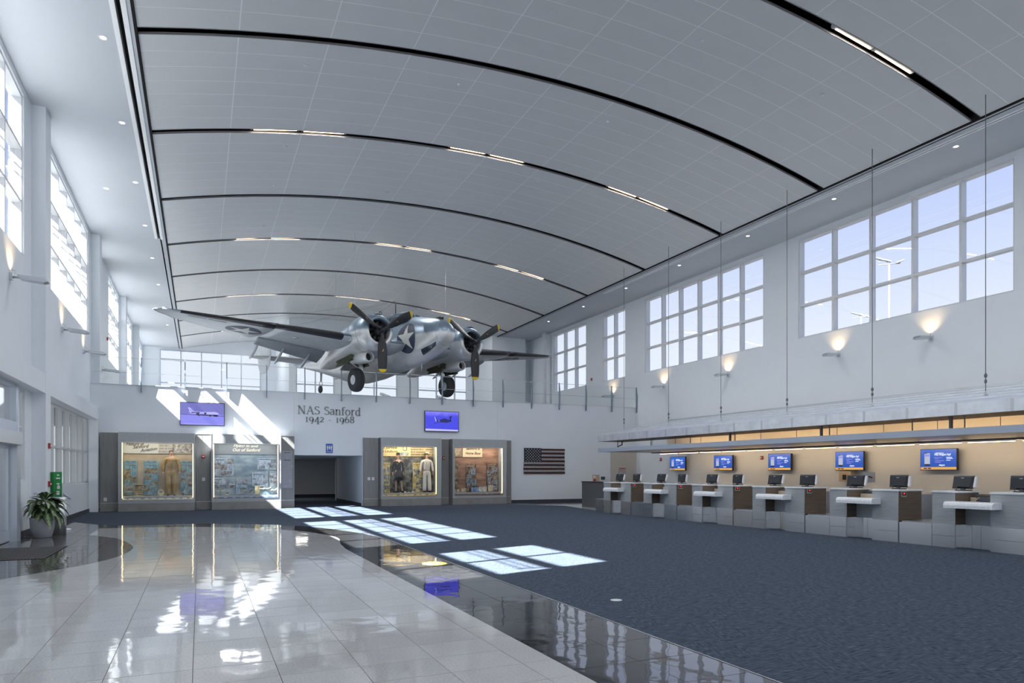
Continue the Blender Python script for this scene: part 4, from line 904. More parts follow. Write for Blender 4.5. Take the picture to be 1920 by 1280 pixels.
strip(C1, -2.64, -.26, (.62, .64, .56), (.2, .2, .18), 9, 'photos'); strip(C2, .5, 2.88, (.04, .07, .17), (.5, .55, .6), 8, 'photob'); strip(C3, 7.24, 9.6, (.72, .50, .14), (.1, .08, .04), 9); strip(C4, 10.52, 12.8, (.14, .07, .04), (.6, .5, .35), 8)
# case 2
t = board('header_banner', .48, 2.90, 2.20, 2.59, YB - .05, (.17, .20, .24), (.14, .17, .2), 'dark banner reading Flying In and Out of Sanford', rows=3, dens=.4)
text_part(t, 'script_text', 'Flying In and', 1.68, YB - .076, 2.545, .155, M['inkw'], .3, .003, .95)
text_part(t, 'script_text', 'Out of Sanford', 1.70, YB - .076, 2.375, .17, M['inkw'], .3, .003, 1.05)
PB, PI2 = (.42, .51, .62), (.08, .11, .2)
board('placard', .50, 1.24, 1.33, 2.06, YB - .06, PB, PI2, 'large pale blue panel at the upper left of the sky mural case', photos=[(.68, .99, .68, .95), (.02, .35, .4, .7), (.35, .66, .33, .63), (.35, .62, .02, .25), (.65, .9, .08, .25)], title=[(.5, .07, .95)])
board('placard', .50, .98, .83, 1.27, YB - .06, PB, PI2, 'pale blue panel at the lower left of the sky mural case', photos=[(.02, .4, .4, .65), (.02, .98, .02, .3)], pm_='photob', title=[(.6, .07, .92)])
board('placard', 2.13, 2.88, 1.60, 2.05, YB - .06, PB, PI2, 'wide pale blue panel at the upper right of the sky mural case', photos=[(.08, .4, .06, .35), (.52, .75, .35, .6), (.7, .98, .55, .95), (.62, .97, .12, .4)], pm_='photob', title=[(.68, .08, .92)])
board('placard', 1.93, 2.53, .90, 1.50, YB - .07, PB, PI2, 'pale blue panel with a navy label in the middle right of the sky mural case', photos=[(.0, .28, .46, .56), (.72, .98, .55, .8), (.72, .98, .2, .45), (.2, .66, .02, .2)], pm_='photob', title=[(.68, .07, .92)])
board('placard', 2.60, 2.88, .90, 1.51, YB - .06, PB, PI2, 'narrow pale blue panel at the right edge of the sky mural case', photos=[(.05, .55, .55, .75), (.55, .95, .42, .62), (.15, .4, .2, .4), (.55, .9, .2, .38)], title=[(.85, .06, .95)])
board('placard', 1.31, 1.76, .60, 1.22, YB - .09, (.34, .45, .56), PI2, 'blue panel with a vertical title at the bottom of the sky mural case', photos=[(.2, .45, .62, .96), (.6, .95, .62, .96), (.38, .9, .06, .4)], rows=34)
board('card', 1.06, 1.28, .84, 1.04, YB - .1, (.5, .54, .58), (.06, .07, .09), 'small white photo card with a dark peak in the sky mural case', rows=3, photos=[(.08, .92, .1, .6)], th=.006)
board('card', 2.03, 2.23, .60, .92, YB - .2, (.70, .60, .36), (.3, .25, .12), 'cream paper sheet standing in the sky mural case', rows=20, th=.006)
board('card', 1.79, 1.98, .62, .78, YB - .16, (.45, .5, .55), (.05, .05, .08), 'small photo of three people in the sky mural case', rows=2, photos=[(.06, .94, .06, .94)], th=.006)
board('card', .92, 1.06, .57, .68, YB - .22, (.6, .55, .4), (.1, .08, .05), 'small tan box card at the lower left of the sky mural case', rows=6, photos=[(.1, .9, .5, .9)], pm_='photos', th=.03)
for i, (x, y, z, s_) in enumerate(((2.42, YB - .28, .80, 'larger cream model aircraft on a stand right of the cream paper sheet'), (2.72, YB - .26, .74, 'smaller cream model aircraft at the right end of the sky mural case'), (.75, YB - .3, .72, 'small tan model aircraft at the left end of the sky mural case'))):
    k = 1.3 if i == 0 else .9
    t = thing('model_aircraft', s_, 'model', (x, y, .56), 0, 'model aircraft in the sky mural case')
    part(t, 'fuselage', MB().tube([(x - .17 * k, y, z + .02), (x - .05 * k, y, z), (x + .08 * k, y, z + .01), (x + .17 * k, y, z + .05)], [.006, .022, .02, .004], 10), M['cream'])
    part(t, 'wing', MB().hexa([(x - .05, y - .2 * k, z + .04), (x + .0, y - .2 * k, z + .04), (x + .05, y + .0, z), (x - .05, y + .0, z), (x - .05, y - .2 * k, z + .046), (x, y - .2 * k, z + .046), (x + .05, y, z + .012), (x - .05, y, z + .012)]).hexa([(x - .05, y, z), (x + .05, y, z), (x, y + .16 * k, z + .04), (x - .05, y + .16 * k, z + .04), (x - .05, y, z + .012), (x + .05, y, z + .012), (x, y + .16 * k, z + .046), (x - .05, y + .16 * k, z + .046)]), M['cream'])
    part(t, 'tail', MB().hexa([(x + .12 * k, y - .004, z + .03), (x + .17 * k, y - .004, z + .04), (x + .17 * k, y + .004, z + .04), (x + .12 * k, y + .004, z + .03), (x + .15 * k, y - .003, z + .09), (x + .18 * k, y - .003, z + .1), (x + .18 * k, y + .003, z + .1), (x + .15 * k, y + .003, z + .09)]), M['cream'])
    part(t, 'stand', MB().lathe([(.05, .56), (.05, .57), (.008, .575), (.006, z)], (x, y, 0), n=12), M['plastic'])
# case 3
YL, YI = (.66, .53, .22), (.09, .07, .03)
t = board('header_banner', 7.23, 8.58, 2.18, 2.59, YB - .05, (.62, .50, .23), (.56, .45, .2), 'ochre banner reading In Service In Uniform with a seal', rows=2, dens=.3)
text_part(t, 'script_text', 'In Service', 7.60, YB - .076, 2.56, .16, M['ink'], .35, .003, .70)
text_part(t, 'script_text', 'In Uniform', 7.60, YB - .076, 2.39, .17, M['ink'], .35, .003, .74)
part(t, 'seal', MB().lathe([(.001, -.002), (.10, -.002), (.10, 0)], (8.32, YB - .071, 2.52), 'y', 28), M['ink']); part(t, 'seal_face', MB().lathe([(.001, -.005), (.082, -.005), (.082, 0)], (8.32, YB - .071, 2.52), 'y', 28), M['cream'])
part(t, 'photo', MB().box(8.12, 8.28, YB - .075, YB - .07, 2.22, 2.36), M['photob']); part(t, 'photo', MB().box(8.32, 8.48, YB - .075, YB - .07, 2.22, 2.36), M['photob'])
board('photo_banner', 8.59, 9.62, 2.18, 2.59, YB - .05, (.38, .31, .17), (.10, .08, .05), 'ochre photo banner with rows of people beside the seal', rows=9, dens=.6)
board('placard', 7.24, 7.64, .58, 1.90, YB - .06, YL, YI, 'tall yellow panel at the left of the uniform case', photos=[(.0, .2, .62, .76), (.25, .52, .66, .78), (.68, .98, .68, .84), (.3, .9, .44, .6), (.32, .9, .30, .38), (.02, .2, .3, .45), (.0, .35, .18, .28), (.35, .62, .1, .23), (.68, .98, .1, .23), (.05, .35, .0, .12)], title=[(.9, .05, .97)])
board('placard', 8.67, 9.21, .58, 1.90, YB - .06, YL, YI, 'tall yellow panel between the two uniformed figures', photos=[(.05, .36, .66, .78), (.4, .7, .66, .77), (.08, .32, .54, .6), (.38, .55, .5, .65), (.6, .98, .42, .5), (.28, .55, .26, .36), (.58, .98, .27, .4), (.7, .9, .15, .25), (.3, .6, .1, .2), (.04, .25, .02, .12), (.6, .9, .01, .14)], title=[(.75, .05, .97), (.45, .03, .9)])
for i in range(4): board('card', 8.05 + i * .17, 8.17 + i * .17, .565, .60 + .03 * (i % 2), YB - .2 - .03 * i, (.6, .6, .55), (.1, .1, .1), 'small white caption card on the floor of the uniform case, %s from its left' % ORD[i], 'caption cards in the uniform case', 12, th=.004)
# case 4
BR, BI = (.07, .035, .025), (.5, .42, .33)
t = board('header_sign', 11.06, 12.03, 2.17, 2.59, YB - .05, (.56, .46, .32), (.52, .42, .29), 'tan sign reading Sanford is Home Base', rows=2, dens=.3)
text_part(t, 'script_text', 'Sanford is', 11.55, YB - .076, 2.555, .15, M['ink'], .35, .003, .70)
text_part(t, 'script_text', 'Home Base', 11.55, YB - .076, 2.35, .17, M['ink'], .35, .003, .76)
board('photo_banner', 10.51, 11.03, 2.18, 2.59, YB - .045, (.20, .14, .10), (.05, .03, .025), 'dark photo of buildings left of the tan sign', rows=6, photos=[(.1, .9, .1, .95)], pm_='photos')
board('placard', 10.52, 10.83, .74, 1.88, YB - .06, BR, BI, 'narrow dark brown panel at the left of the brown mural case', photos=[(.35, .9, .55, .78), (.45, .9, .36, .44), (.05, .4, .28, .37), (.25, .9, .1, .27)], pm_='photos', title=[(.6, .04, .96), (.6, .04, .91)])
board('placard', 11.21, 11.73, .58, 1.86, YB - .06, BR, BI, 'dark brown panel in the middle of the brown mural case', photos=[(.48, .95, .61, .83), (.08, .5, .47, .59), (.1, .52, .32, .44), (.1, .4, .18, .29), (.55, .98, .2, .42)], pm_='photob', title=[(.75, .04, .97), (.85, .04, .93)])
board('placard', 12.26, 12.82, .58, 1.87, YB - .06, BR, BI, 'dark brown panel at the right of the brown mural case', photos=[(.5, .95, .7, .86), (.05, .25, .65, .75), (.35, .6, .64, .75), (.02, .35, .52, .62), (.65, .85, .45, .56), (.08, .38, .38, .5), (.5, .98, .25, .4), (.1, .35, .24, .35), (.5, .95, .05, .2)], pm_='photob', title=[(.75, .04, .97), (.6, .04, .93)])
for nm, x0, x1, z0, z1, y, col, ink, lab in (('poster', 11.43, 11.78, .57, .77, .22, (.10, .20, .45), (.5, .6, .8), 'bright blue sheet standing in the brown mural case'), ('card', 11.80, 12.0, .57, .81, .2, (.62, .61, .54), (.1, .1, .1), 'left page of the white booklet in the brown mural case'), ('card', 12.01, 12.21, .57, .81, .2, (.64, .63, .56), (.1, .1, .1), 'right page of the white booklet in the brown mural case'), ('card', 12.27, 12.53, .58, .87, .18, (.60, .52, .40), (.3, .24, .16), 'cream letter leaning against the right brown panel'), ('card', 10.93, 11.17, .57, .74, .2, (.55, .46, .32), (.15, .1, .06), 'small framed tan photo with a yellow base in the brown mural case'), ('card', 10.53, 10.68, .57, .69, .22, (.58, .48, .32), (.2, .14, .08), 'small tan card at the left end of the brown mural case'), ('card', 10.72, 10.85, .57, .70, .22, (.56, .46, .3), (.2, .14, .08), 'second small tan card from the left in the brown mural case')):
    board(nm, x0, x1, z0, z1, YB - y, col, ink, lab, rows=24, th=.008)

# ------------------------------------------------------------------ screens on the walls
def screen_shape(par, pts, m, x, y, z, off, facing):
    mb = MB()
    if facing == 'y': mb.poly(pts, lambda a, b: (x + a, y, z + b), lambda a, b: (x + a, y - off, z + b))
    else: mb.poly(pts, lambda a, b: (x, y - a, z + b), lambda a, b: (x - off, y - a, z + b))
    return part(par, 'screen_image', mb, m)
def gradmat(name, c0, c1, z0, z1, s):
    m, t, b = nodes(name); b.inputs['Base Color'].default_value = (.01, .01, .015, 1); b.inputs['Roughness'].default_value = .25
    tcn = t.nodes.new('ShaderNodeTexCoord'); sx = t.nodes.new('ShaderNodeSeparateXYZ'); t.links.new(tcn.outputs['Object'], sx.inputs[0])
    n = t.nodes.new('ShaderNodeTexNoise'); n.inputs['Scale'].default_value = 4; t.links.new(tcn.outputs['Object'], n.inputs[0])
    ad = t.nodes.new('ShaderNodeMath'); ad.operation = 'MULTIPLY_ADD'; ad.inputs[1].default_value = .25; t.links.new(n.outputs[0], ad.inputs[0]); t.links.new(sx.outputs['Z'], ad.inputs[2])
    r = t.nodes.new('ShaderNodeMapRange'); r.inputs[1].default_value = z0 + .12; r.inputs[2].default_value = z1 + .12; t.links.new(ad.outputs[0], r.inputs[0])
    mx = t.nodes.new('ShaderNodeMix'); mx.data_type = 'RGBA'; t.links.new(r.outputs[0], mx.inputs[0]); mx.inputs[6].default_value = (*c0, 1); mx.inputs[7].default_value = (*c1, 1)
    t.links.new(mx.outputs[2], b.inputs['Emission Color']); b.inputs['Emission Strength'].default_value = s; return m
def tv(x0, x1, z0, z1, lab, screen):
    t = thing('television', lab, 'television', ((x0 + x1) / 2, 29.95, (z0 + z1) / 2))
    part(t, 'casing', MB().box(x0, x1, 29.90, 29.955, z0, z1), M['plastic'], bevel=.006)
    part(t, 'wall_mount', MB().box((x0 + x1) / 2 - .25, (x0 + x1) / 2 + .25, 29.955, 29.998, z0 + .2, z1 - .2), M['dgrey'])
    part(t, 'screen', MB().box(x0 + .025, x1 - .025, 29.897, 29.90, z0 + .03, z1 - .025), screen)
    return t
SE = .62
T1 = tv(-.72, .90, 3.32, 4.24, 'television showing a jet bomber on the ground, left of the wall lettering', gradmat('violet_sky_screen', (.19, .19, .68), (.13, .13, .42), -.02, .02, SE))
LV = emis('pale_violet_screen', (.34, .33, .85), SE); DKV = emis('dark_screen', (.012, .012, .05), SE); MV = emis('mid_violet_screen', (.22, .21, .66), SE)
C_ = (.09, 29.897, 3.78)
for pts, m in (([(-.78, -.42), (.78, -.42), (.78, -.375), (-.78, -.365)], MV), ([(-.78, -.035), (.78, -.075), (.78, -.055), (-.78, -.01)], DKV),
               ([(-.5, .09), (.1, .09), (.45, .095), (.60, .06), (.55, .0), (.2, -.01), (-.4, .01)], LV), ([(-.52, .25), (-.46, .25), (-.30, .11), (-.48, .1)], LV), ([(-.5, .16), (-.3, .155), (-.3, .145), (-.62, .15)], DKV),
               ([(-.40, .07), (-.1, .07), (-.14, -.04), (-.22, -.04), (-.24, .04), (-.4, .02)], DKV), ([(.06, .06), (.16, .07), (.13, .0), (.06, .0)], DKV), ([(-.2, -.02), (.56, -.05), (.56, -.02), (-.2, 0)], DKV), ([(.40, -.02), (.56, -.02), (.56, -.09), (.40, -.09)], DKV), ([(.24, -.03), (.32, -.03), (.32, -.09), (.24, -.09)], DKV), ([(-.16, -.03), (-.1, -.03), (-.1, -.08), (-.16, -.08)], DKV)):
    screen_shape(T1, pts, m, *C_, .0015 if m is not DKV else .003, 'y')
T2 = tv(9.23, 10.87, 3.32, 4.25, 'television showing a dark carrier aircraft in flight, right of the wall lettering', gradmat('blue_sea_screen', (.05, .055, .62), (.19, .18, .80), .22, .42, SE))
C_ = (10.05, 29.897, 3.78)
DB = emis('dark_blue_screen', (.006, .012, .12), SE)
for pts, m in (([(-.78, -.43), (.78, -.43), (.78, -.36), (-.78, -.34)], emis('pale_bar_screen', (.46, .44, .9), SE)), ([(-.3, .02), (.0, .12), (.12, .14), (.42, .08), (.46, .02), (.2, -.03), (-.2, -.04)], DB), ([(-.36, .2), (-.32, .21), (-.24, .0), (-.3, .0)], LV), ([(-.32, .2), (-.29, .2), (-.2, .01), (-.25, .0)], DB), ([(.0, -.02), (.4, .04), (.44, .1), (.36, .2), (.46, .25), (.42, .0), (.2, -.05)], DKV), ([(.05, .12), (.12, .16), (.2, .12)], DKV), ([(.34, .22), (.5, .29), (.52, .27), (.42, .2)], DB), ([(-.18, .05), (-.1, .06), (-.1, -.0), (-.18, -.01)], LV), ([(-.4, -.08), (-.2, -.07), (-.2, -.09), (-.4, -.1)], DB)):
    screen_shape(T2, pts, m, *C_, .0015 if m is not DKV else .003, 'y')
# five screens behind the counters
SB = gradmat('royal_blue_screen', (.015, .075, .42), (.03, .13, .55), -.3, .3, .5); SO = emis('amber_screen_bar', (.62, .34, .06), .6); SWH = emis('white_screen_text', (.62, .68, .85), .75); SPH = emis('grey_screen_phone', (.36, .40, .50), .6); SDK = emis('black_screen_phone', (.01, .012, .02), .5)
def counter_tv(i, yc, lab):
    t = thing('information_screen', lab, 'television', (20.5, yc, 1.87), 0, 'blue screens behind the check in counters')
    xs_ = 20.44
    part(t, 'casing', MB().box(xs_, 20.52, yc - .57, yc + .57, 1.545, 2.20), M['plastic'], bevel=.005)
    part(t, 'wall_mount', MB().box(20.52, 20.698, yc - .12, yc + .12, 1.75, 2.0), M['dgrey'])
    part(t, 'screen', MB().box(xs_ - .003, xs_, yc - .555, yc + .555, 1.565, 2.185), SB)
    q = lambda pts, m, o: screen_shape(t, pts, m, xs_ - .003, yc, 1.87, o, 'x')
    q([(-.55, -.30), (.555, -.30), (.555, -.225), (-.55, -.225)], SO, .002)
    q([(-.43, -.17), (-.255, -.17), (-.255, .20), (-.43, .20)], SPH, .002); q([(-.43, -.18), (-.255, -.18), (-.255, -.13), (-.43, -.13)], SDK, .004); q([(-.43, .19), (-.36, .19), (-.36, .22), (-.43, .22)], SDK, .004); q([(-.42, .10), (-.265, .10), (-.265, .17), (-.42, .17)], MV, .004)
    for a, b, z in ((-.12, .12, .065), (-.10, .02, .025), (-.10, .18, -.03), (-.10, .08, -.075), (.25, .42, .065), (.26, .45, .03), (.25, .38, -.02)): q([(a, z - .008), (b, z - .008), (b, z + .008), (a, z + .008)], MV if a < 0 else SWH, .002)
    for a, b in ((-.45, -.35), (-.32, -.22)): q([(a, -.28), (b, -.28), (b, -.245), (a, -.245)], SDK, .004)
    tp = lambda tx, a, z, sz, m, w: part(t, 'screen_text', text_mb(tx, sz, 0, .001, .001).xf(Matrix.Rotation(-PI / 2, 4, 'Z') @ Matrix.Diagonal((w, 1, 1, 1))).xf(Matrix.Translation((xs_ - .005, yc - a, 1.87 + z))), m)
    tp('FREE Allegiant App!', .14, .155, .095, SWH, .66); tp('allegiant', .12, -.165, .07, SWH, .8); tp('Download our', .05, .20, .05, SWH, .8)
    return t
LAB5 = ['blue information screen nearest the camera on the counter wall', 'blue information screen above the beige wall box', 'middle blue information screen of the five on the counter wall', 'fourth blue information screen from the camera on the counter wall', 'farthest blue information screen, nearest the back wall']
for i, y in enumerate((13.70, 16.85, 20.0, 23.15, 26.25)): counter_tv(i, y, LAB5[i])

# ------------------------------------------------------------------ signs, alarms, switches on the walls
t = thing('restroom_sign', 'blue restroom sign with white figures above the corridor', 'sign', (5.03, 29.98, 2.5))
part(t, 'plate', MB().box(4.89, 5.17, 29.97, 29.998, 2.29, 2.69), M['signblue'], bevel=.004)
for k, (dx, sk) in enumerate(((-.08, 0), (0, 1), (.08, 0))):
    mb = MB().lathe([(.001, 0), (.017, 0), (.017, .004)], (5.03 + dx, 29.965, 2.615), 'y', 14)
    mb.poly([(-.026, .155), (.026, .155), (.03, .07), (.018, .07)] + ([(.03, .02), (-.03, .02)] if sk else [(.014, -.03), (-.014, -.03)]) + [(-.018, .07), (-.03, .07)], lambda a, z: (5.03 + dx + a, 29.969, 2.43 + z), lambda a, z: (5.03 + dx + a, 29.965, 2.43 + z))
    part(t, 'figure', mb, M['white'])
text_part(t, 'sign_text', 'RESTROOMS', 5.03, 29.967, 2.345, .055, M['white'], 0, .001, .22)
t = thing('donor_list', 'tall grey sheet with lines of names beside the corridor', 'sign', (3.28, 29.85, .8))
part(t, 'sheet', MB().box(3.08, 3.50, 29.835, 29.858, .82, 2.36), printmat('list_print', (.43, .43, .46), (.22, .22, .26), 30, .62)); part(t, 'title', MB().box(3.16, 3.42, 29.832, 29.836, 2.27, 2.30), M['dgrey']); part(t, 'title', MB().box(3.14, 3.44, 29.832, 29.836, 1.96, 1.99), M['dgrey'])
t = thing('notice_sign', 'white notice with red and black lines on the beige corner wall', 'sign', (20.0, 29.96, 1.3))
part(t, 'plate', MB().box(19.62, 20.05, 29.955, 29.968, 1.22, 1.74), printmat('notice_print', (.68, .66, .64), (.12, .05, .05), 10, .66)); part(t, 'title', MB().box(19.7, 19.97, 29.952, 29.956, 1.64, 1.69), M['red'])
def alarm(x, y, z, ax, lab, col='red'):
    t = thing('fire_alarm', lab, 'fire alarm', (x, y, z))
    s_ = {'y': (1, 0), '-x': (0, 1), 'x': (0, 1)}[ax]
    def bx(w, h, d0, d1):
        if ax == 'y': return MB().box(x - w, x + w, y - d1, y - d0, z - h, z + h)
        if ax == '-x': return MB().box(x - d1, x - d0, y - w, y + w, z - h, z + h)
        return MB().box(x + d0, x + d1, y - w, y + w, z - h, z + h)
    part(t, 'housing', bx(.06, .07, 0, .05), M[col], bevel=.006); part(t, 'strobe', bx(.035, .02, .05, .065), M['white'])
alarm(.12, 29.86, 2.1, 'y', 'red fire alarm between the two left display cases'); alarm(10.11, 29.86, 2.12, 'y', 'red fire alarm between the two right display cases')
alarm(-3.45, 20.42, 2.15, 'x', 'upper red alarm on the left pilaster above the green kiosk'); alarm(-3.45, 20.42, 1.2, 'x', 'lower red alarm on the left pilaster beside the green kiosk')
alarm(20.7, 34.45, 6.85, '-x', 'small red alarm on the upper right wall between two clerestory windows'); alarm(20.7, 27.85, 2.1, '-x', 'red alarm left of the farthest blue screen'); alarm(20.7, 21.15, 2.06, '-x', 'red alarm between the third and fourth blue screens'); alarm(-3.74, 35.0, 7.35, 'x', 'small red alarm on the upper left wall between two clerestory windows')
for x, y, z, lab in ((.13, 29.86, 1.2, 'white switch plate between the two left display cases'), (6.70, 29.86, 1.19, 'left white switch plate right of the corridor'), (6.88, 29.86, 1.19, 'right white switch plate right of the corridor'), (-3.24, 29.86, .46, 'white outlet plate at the left end of the display wall'), (17.75, 30.0, 1.16, 'small white switch on the back wall left of the beige plate')):
    t = thing('wall_switch', lab, 'switch', (x, y, z)); part(t, 'plate', MB().box(x - .055, x + .055, y - .012, y - .001, z - .065, z + .065), M['white'], bevel=.003); part(t, 'rocker', MB().box(x - .02, x + .02, y - .018, y - .012, z - .035, z + .035), M['trim'])
t = thing('wall_plate', 'beige metal plate with two devices on the back wall beside the counters', 'plate', (18.27, 29.98, 1.15)); part(t, 'plate', MB().box(18.07, 18.47, 29.98, 29.998, .97, 1.34), M['tan']); part(t, 'device', MB().box(18.11, 18.23, 29.96, 29.98, 1.18, 1.28), M['white']); part(t, 'device', MB().box(18.13, 18.24, 29.95, 29.98, 1.0, 1.12), M['red'])
t = thing('card_reader', 'small black box on the back wall beside the beige plate', 'device', (18.68, 29.98, 1.16)); part(t, 'housing', MB().box(18.58, 18.79, 29.95, 29.998, 1.09, 1.24), M['plastic'], bevel=.005); part(t, 'face', MB().box(18.61, 18.76, 29.947, 29.95, 1.12, 1.21), M['dgrey'])
t = thing('outlet_plate', 'white outlet plate below the blue screens', 'outlet', (20.69, 24.9, 1.12)); part(t, 'plate', MB().box(20.685, 20.699, 24.85, 24.95, 1.05, 1.19), M['white']); part(t, 'socket', MB().box(20.68, 20.685, 24.88, 24.92, 1.08, 1.16), M['trim'])
t = thing('wall_box', 'beige wall box with a black handset under the second blue screen', 'intercom', (20.55, 17.0, 1.4)); part(t, 'box', MB().box(20.42, 20.698, 16.78, 17.25, 1.16, 1.52), M['tan'], bevel=.006); part(t, 'handset', MB().box(20.38, 20.42, 16.95, 17.08, 1.22, 1.40), M['plastic'], bevel=.01); part(t, 'side_plate', MB().box(20.68, 20.699, 16.05, 16.72, 1.15, 1.48), M['brush']); part(t, 'grab_bar', MB().tube([(20.66, 16.75, 1.35), (20.60, 16.6, 1.36), (20.60, 16.3, 1.35), (20.66, 16.12, 1.30)], .018, 8), M['dgrey'])

# weathered wooden flag: thirteen stripe planks and a star field
t = thing('wooden_flag', 'weathered wooden American flag hung on the back wall', 'flag', (15.34, 29.95, 2.0))
FW = mat('worn_white_stripe', (.32, .32, .33), .8, var=.45, vscale=5, stretch=(3, 1, 14)); FR = mat('worn_dark_red_stripe', (.055, .018, .014), .8, var=.5, vscale=5, stretch=(3, 1, 14)); FB = mat('worn_navy_field', (.018, .022, .03), .8, var=.4, vscale=8)
fx0, fx1, fz0, fz1 = 14.23, 16.45, 1.39, 2.62; sh = (fz1 - fz0) / 13
for i in range(13):
    z1 = fz1 - i * sh; x0 = fx0 if i >= 7 else fx0 + .92
    part(t, 'stripe', MB().box(x0 - rnd.uniform(0, .03), fx1 - rnd.uniform(0, .025), 29.935 - rnd.uniform(0, .012), 29.985, z1 - sh + .004, z1 - .003 - (rnd.uniform(0, .02) if i == 0 else 0)), FR if i % 2 == 0 else FW)
part(t, 'star_field', MB().box(fx0 + .01, fx0 + .918, 29.925, 29.985, fz1 - 7 * sh + .004, fz1 + .02), FB)
st_ = MB()
sp_ = [(.03 * math.sin(PI * k / 5) * (1 if k % 2 == 0 else .4), .03 * math.cos(PI * k / 5) * (1 if k % 2 == 0 else .4)) for k in range(10)]
sm_ = MB().poly(sp_, lambda a, z: (a, 0, z), lambda a, z: (a, -.006, z)).mesh('star', M['white'])
for r in range(9):
    for c in range(6 if r % 2 == 0 else 5):
        o = link(bpy.data.objects.new('star', sm_), t); o.location = (fx0 + .085 + c * .15 + (.075 if r % 2 else 0) - 15.34, 29.925 - 29.95, fz1 - .045 - r * .07 - 2.0)

# ------------------------------------------------------------------ check in counters
CX = 13.57
def counter(i, y, lab):
    """y is the far edge; the unit runs 2.5 m toward the camera"""
    t = thing('check_in_counter', lab, 'counter', (CX + .4, y - 1.2, 0), 0, 'check in counters along the right side')
    q = lambda nm, x0, x1, a, b, z0, z1, m, **k: part(t, nm, MB().box(x0, x1, y - b, y - a, z0, z1), M[m], **k)
    for a, b in ((0, .47), (1.13, 1.76)):
        pe = q('pedestal', CX, CX + .72, a, b, .46, 1.09, 'lam'); 
        part(pe, 'side_panel', MB().box(CX + .004, CX + .72, y - b - .012, y - b, .46, 1.09), M['wood'], 'brown side panel of the pedestal')
        q('granite_top', CX - .02, CX + .76, a - .005, b + .02, 1.09, 1.125, 'granite', bevel=.004)
        ks = q('steel_base', CX - .004, CX + .70, a, b, .235, .46, 'steel'); q('steel_base', CX - .004, CX + .70, a, b, .0, .23, 'steel')
        q('edge_strip', CX - .008, CX + .012, b - .012, b + .004, 0, 1.09, 'brush')
    q('recess_panel', CX + .30, CX + .34, .47, 1.13, .46, .88, 'lam'); q('recess_base', CX + .26, CX + .34, .47, .80, 0, .46, 'steel'); q('recess_base', CX + .26, CX + .34, .805, 1.13, 0, .46, 'steel')
    q('work_surface', CX + .0, CX + .75, .47, 1.13, .86, .89, 'granite')
    pr = [(-.30, .80), (-.30, .86), (-.285, .90), (-.25, .925), (-.2, .93), (.05, .93), (.05, .80)]
    part(t, 'granite_ledge', MB().poly(pr, lambda a, z: (CX + a, y - .42, z), lambda a, z: (CX + a, y - 1.34, z)), M['granite'], 'rounded white granite ledge', bevel=.004)
    sc = part(t, 'baggage_scale', MB().box(CX, CX + 1.25, y - 2.49, y - 1.775, .0, .44), M['steel']); part(sc, 'scale_plate', MB().box(CX + .05, CX + 1.2, y - 2.46, y - 1.80, .44, .475), M['brush'])
    sd_ = part(t, 'scale_display', MB().box(CX + .05, CX + .20, y - 1.80, y - 1.772, .97, 1.085), M['alu']); part(sd_, 'red_digits', MB().box(CX + .105, CX + .145, y - 1.803, y - 1.80, 1.03, 1.055), emis('red_led', (1, .02, .02), 2.2) if i == 0 else bpy.data.materials['red_led']); part(sd_, 'display_window', MB().box(CX + .065, CX + .185, y - 1.8015, y - 1.80, 1.0, 1.075), M['plastic'])
    part(t, 'side_latch', MB().box(CX - .012, CX - .003, y - 1.755, y - 1.735, .55, .67), M['brush'])
CLAB = ['check in counter farthest from the camera, beside the beige corner', 'second check in counter from the back wall', 'third check in counter from the back wall', 'fourth check in counter from the back wall', 'second check in counter from the right edge of the photo', 'check in counter nearest the camera at the right edge']
CY = [21.72 - 2.5 * i for i in range(6)]
for i, y in enumerate(CY): counter(i, y, CLAB[i])
def monitor(x, y, rz, lab, tilt=12, lift=0):
    t = thing('computer_monitor', lab, 'monitor', (x, y, 1.126), rz, 'monitors on the check in counters')
    L = lambda nm, mb, m, **k: part(t, nm, mb, M[m], world=False, **k)
    L('stand_base', MB().box(-.02, .16, -.12, .12, 0, .018), 'plastic', bevel=.005); L('stand_neck', MB().box(.03, .07, -.035, .035, .018, .16), 'dgrey')
    a = math.radians(tilt); rot = Matrix.Translation((.05, 0, .17)) @ Matrix.Rotation(a, 4, 'Y')
    L('casing', MB().hexa([(-.03, -.17, -.10), (.02, -.22, -.13), (.02, .22, -.13), (-.03, .17, -.10), (-.03, -.19, .10), (.02, -.22, .14), (.02, .22, .14), (-.03, .19, .10)]).xf(rot), 'plastic')
    L('screen', MB().box(.02, .026, -.21, .21, -.12, .13).xf(rot), 'dgrey'); L('badge', MB().box(-.034, -.028, -.03, .03, .075, .085).xf(rot), 'alu')
    L('card_reader', MB().box(.0, .05, -.265, -.222, -.10, .12).xf(rot), 'white')
    L('cable', MB().tube([(-.02, .05, .1), (-.06, .06, .05), (-.03, .07, .006)], .006, 6), 'plastic')
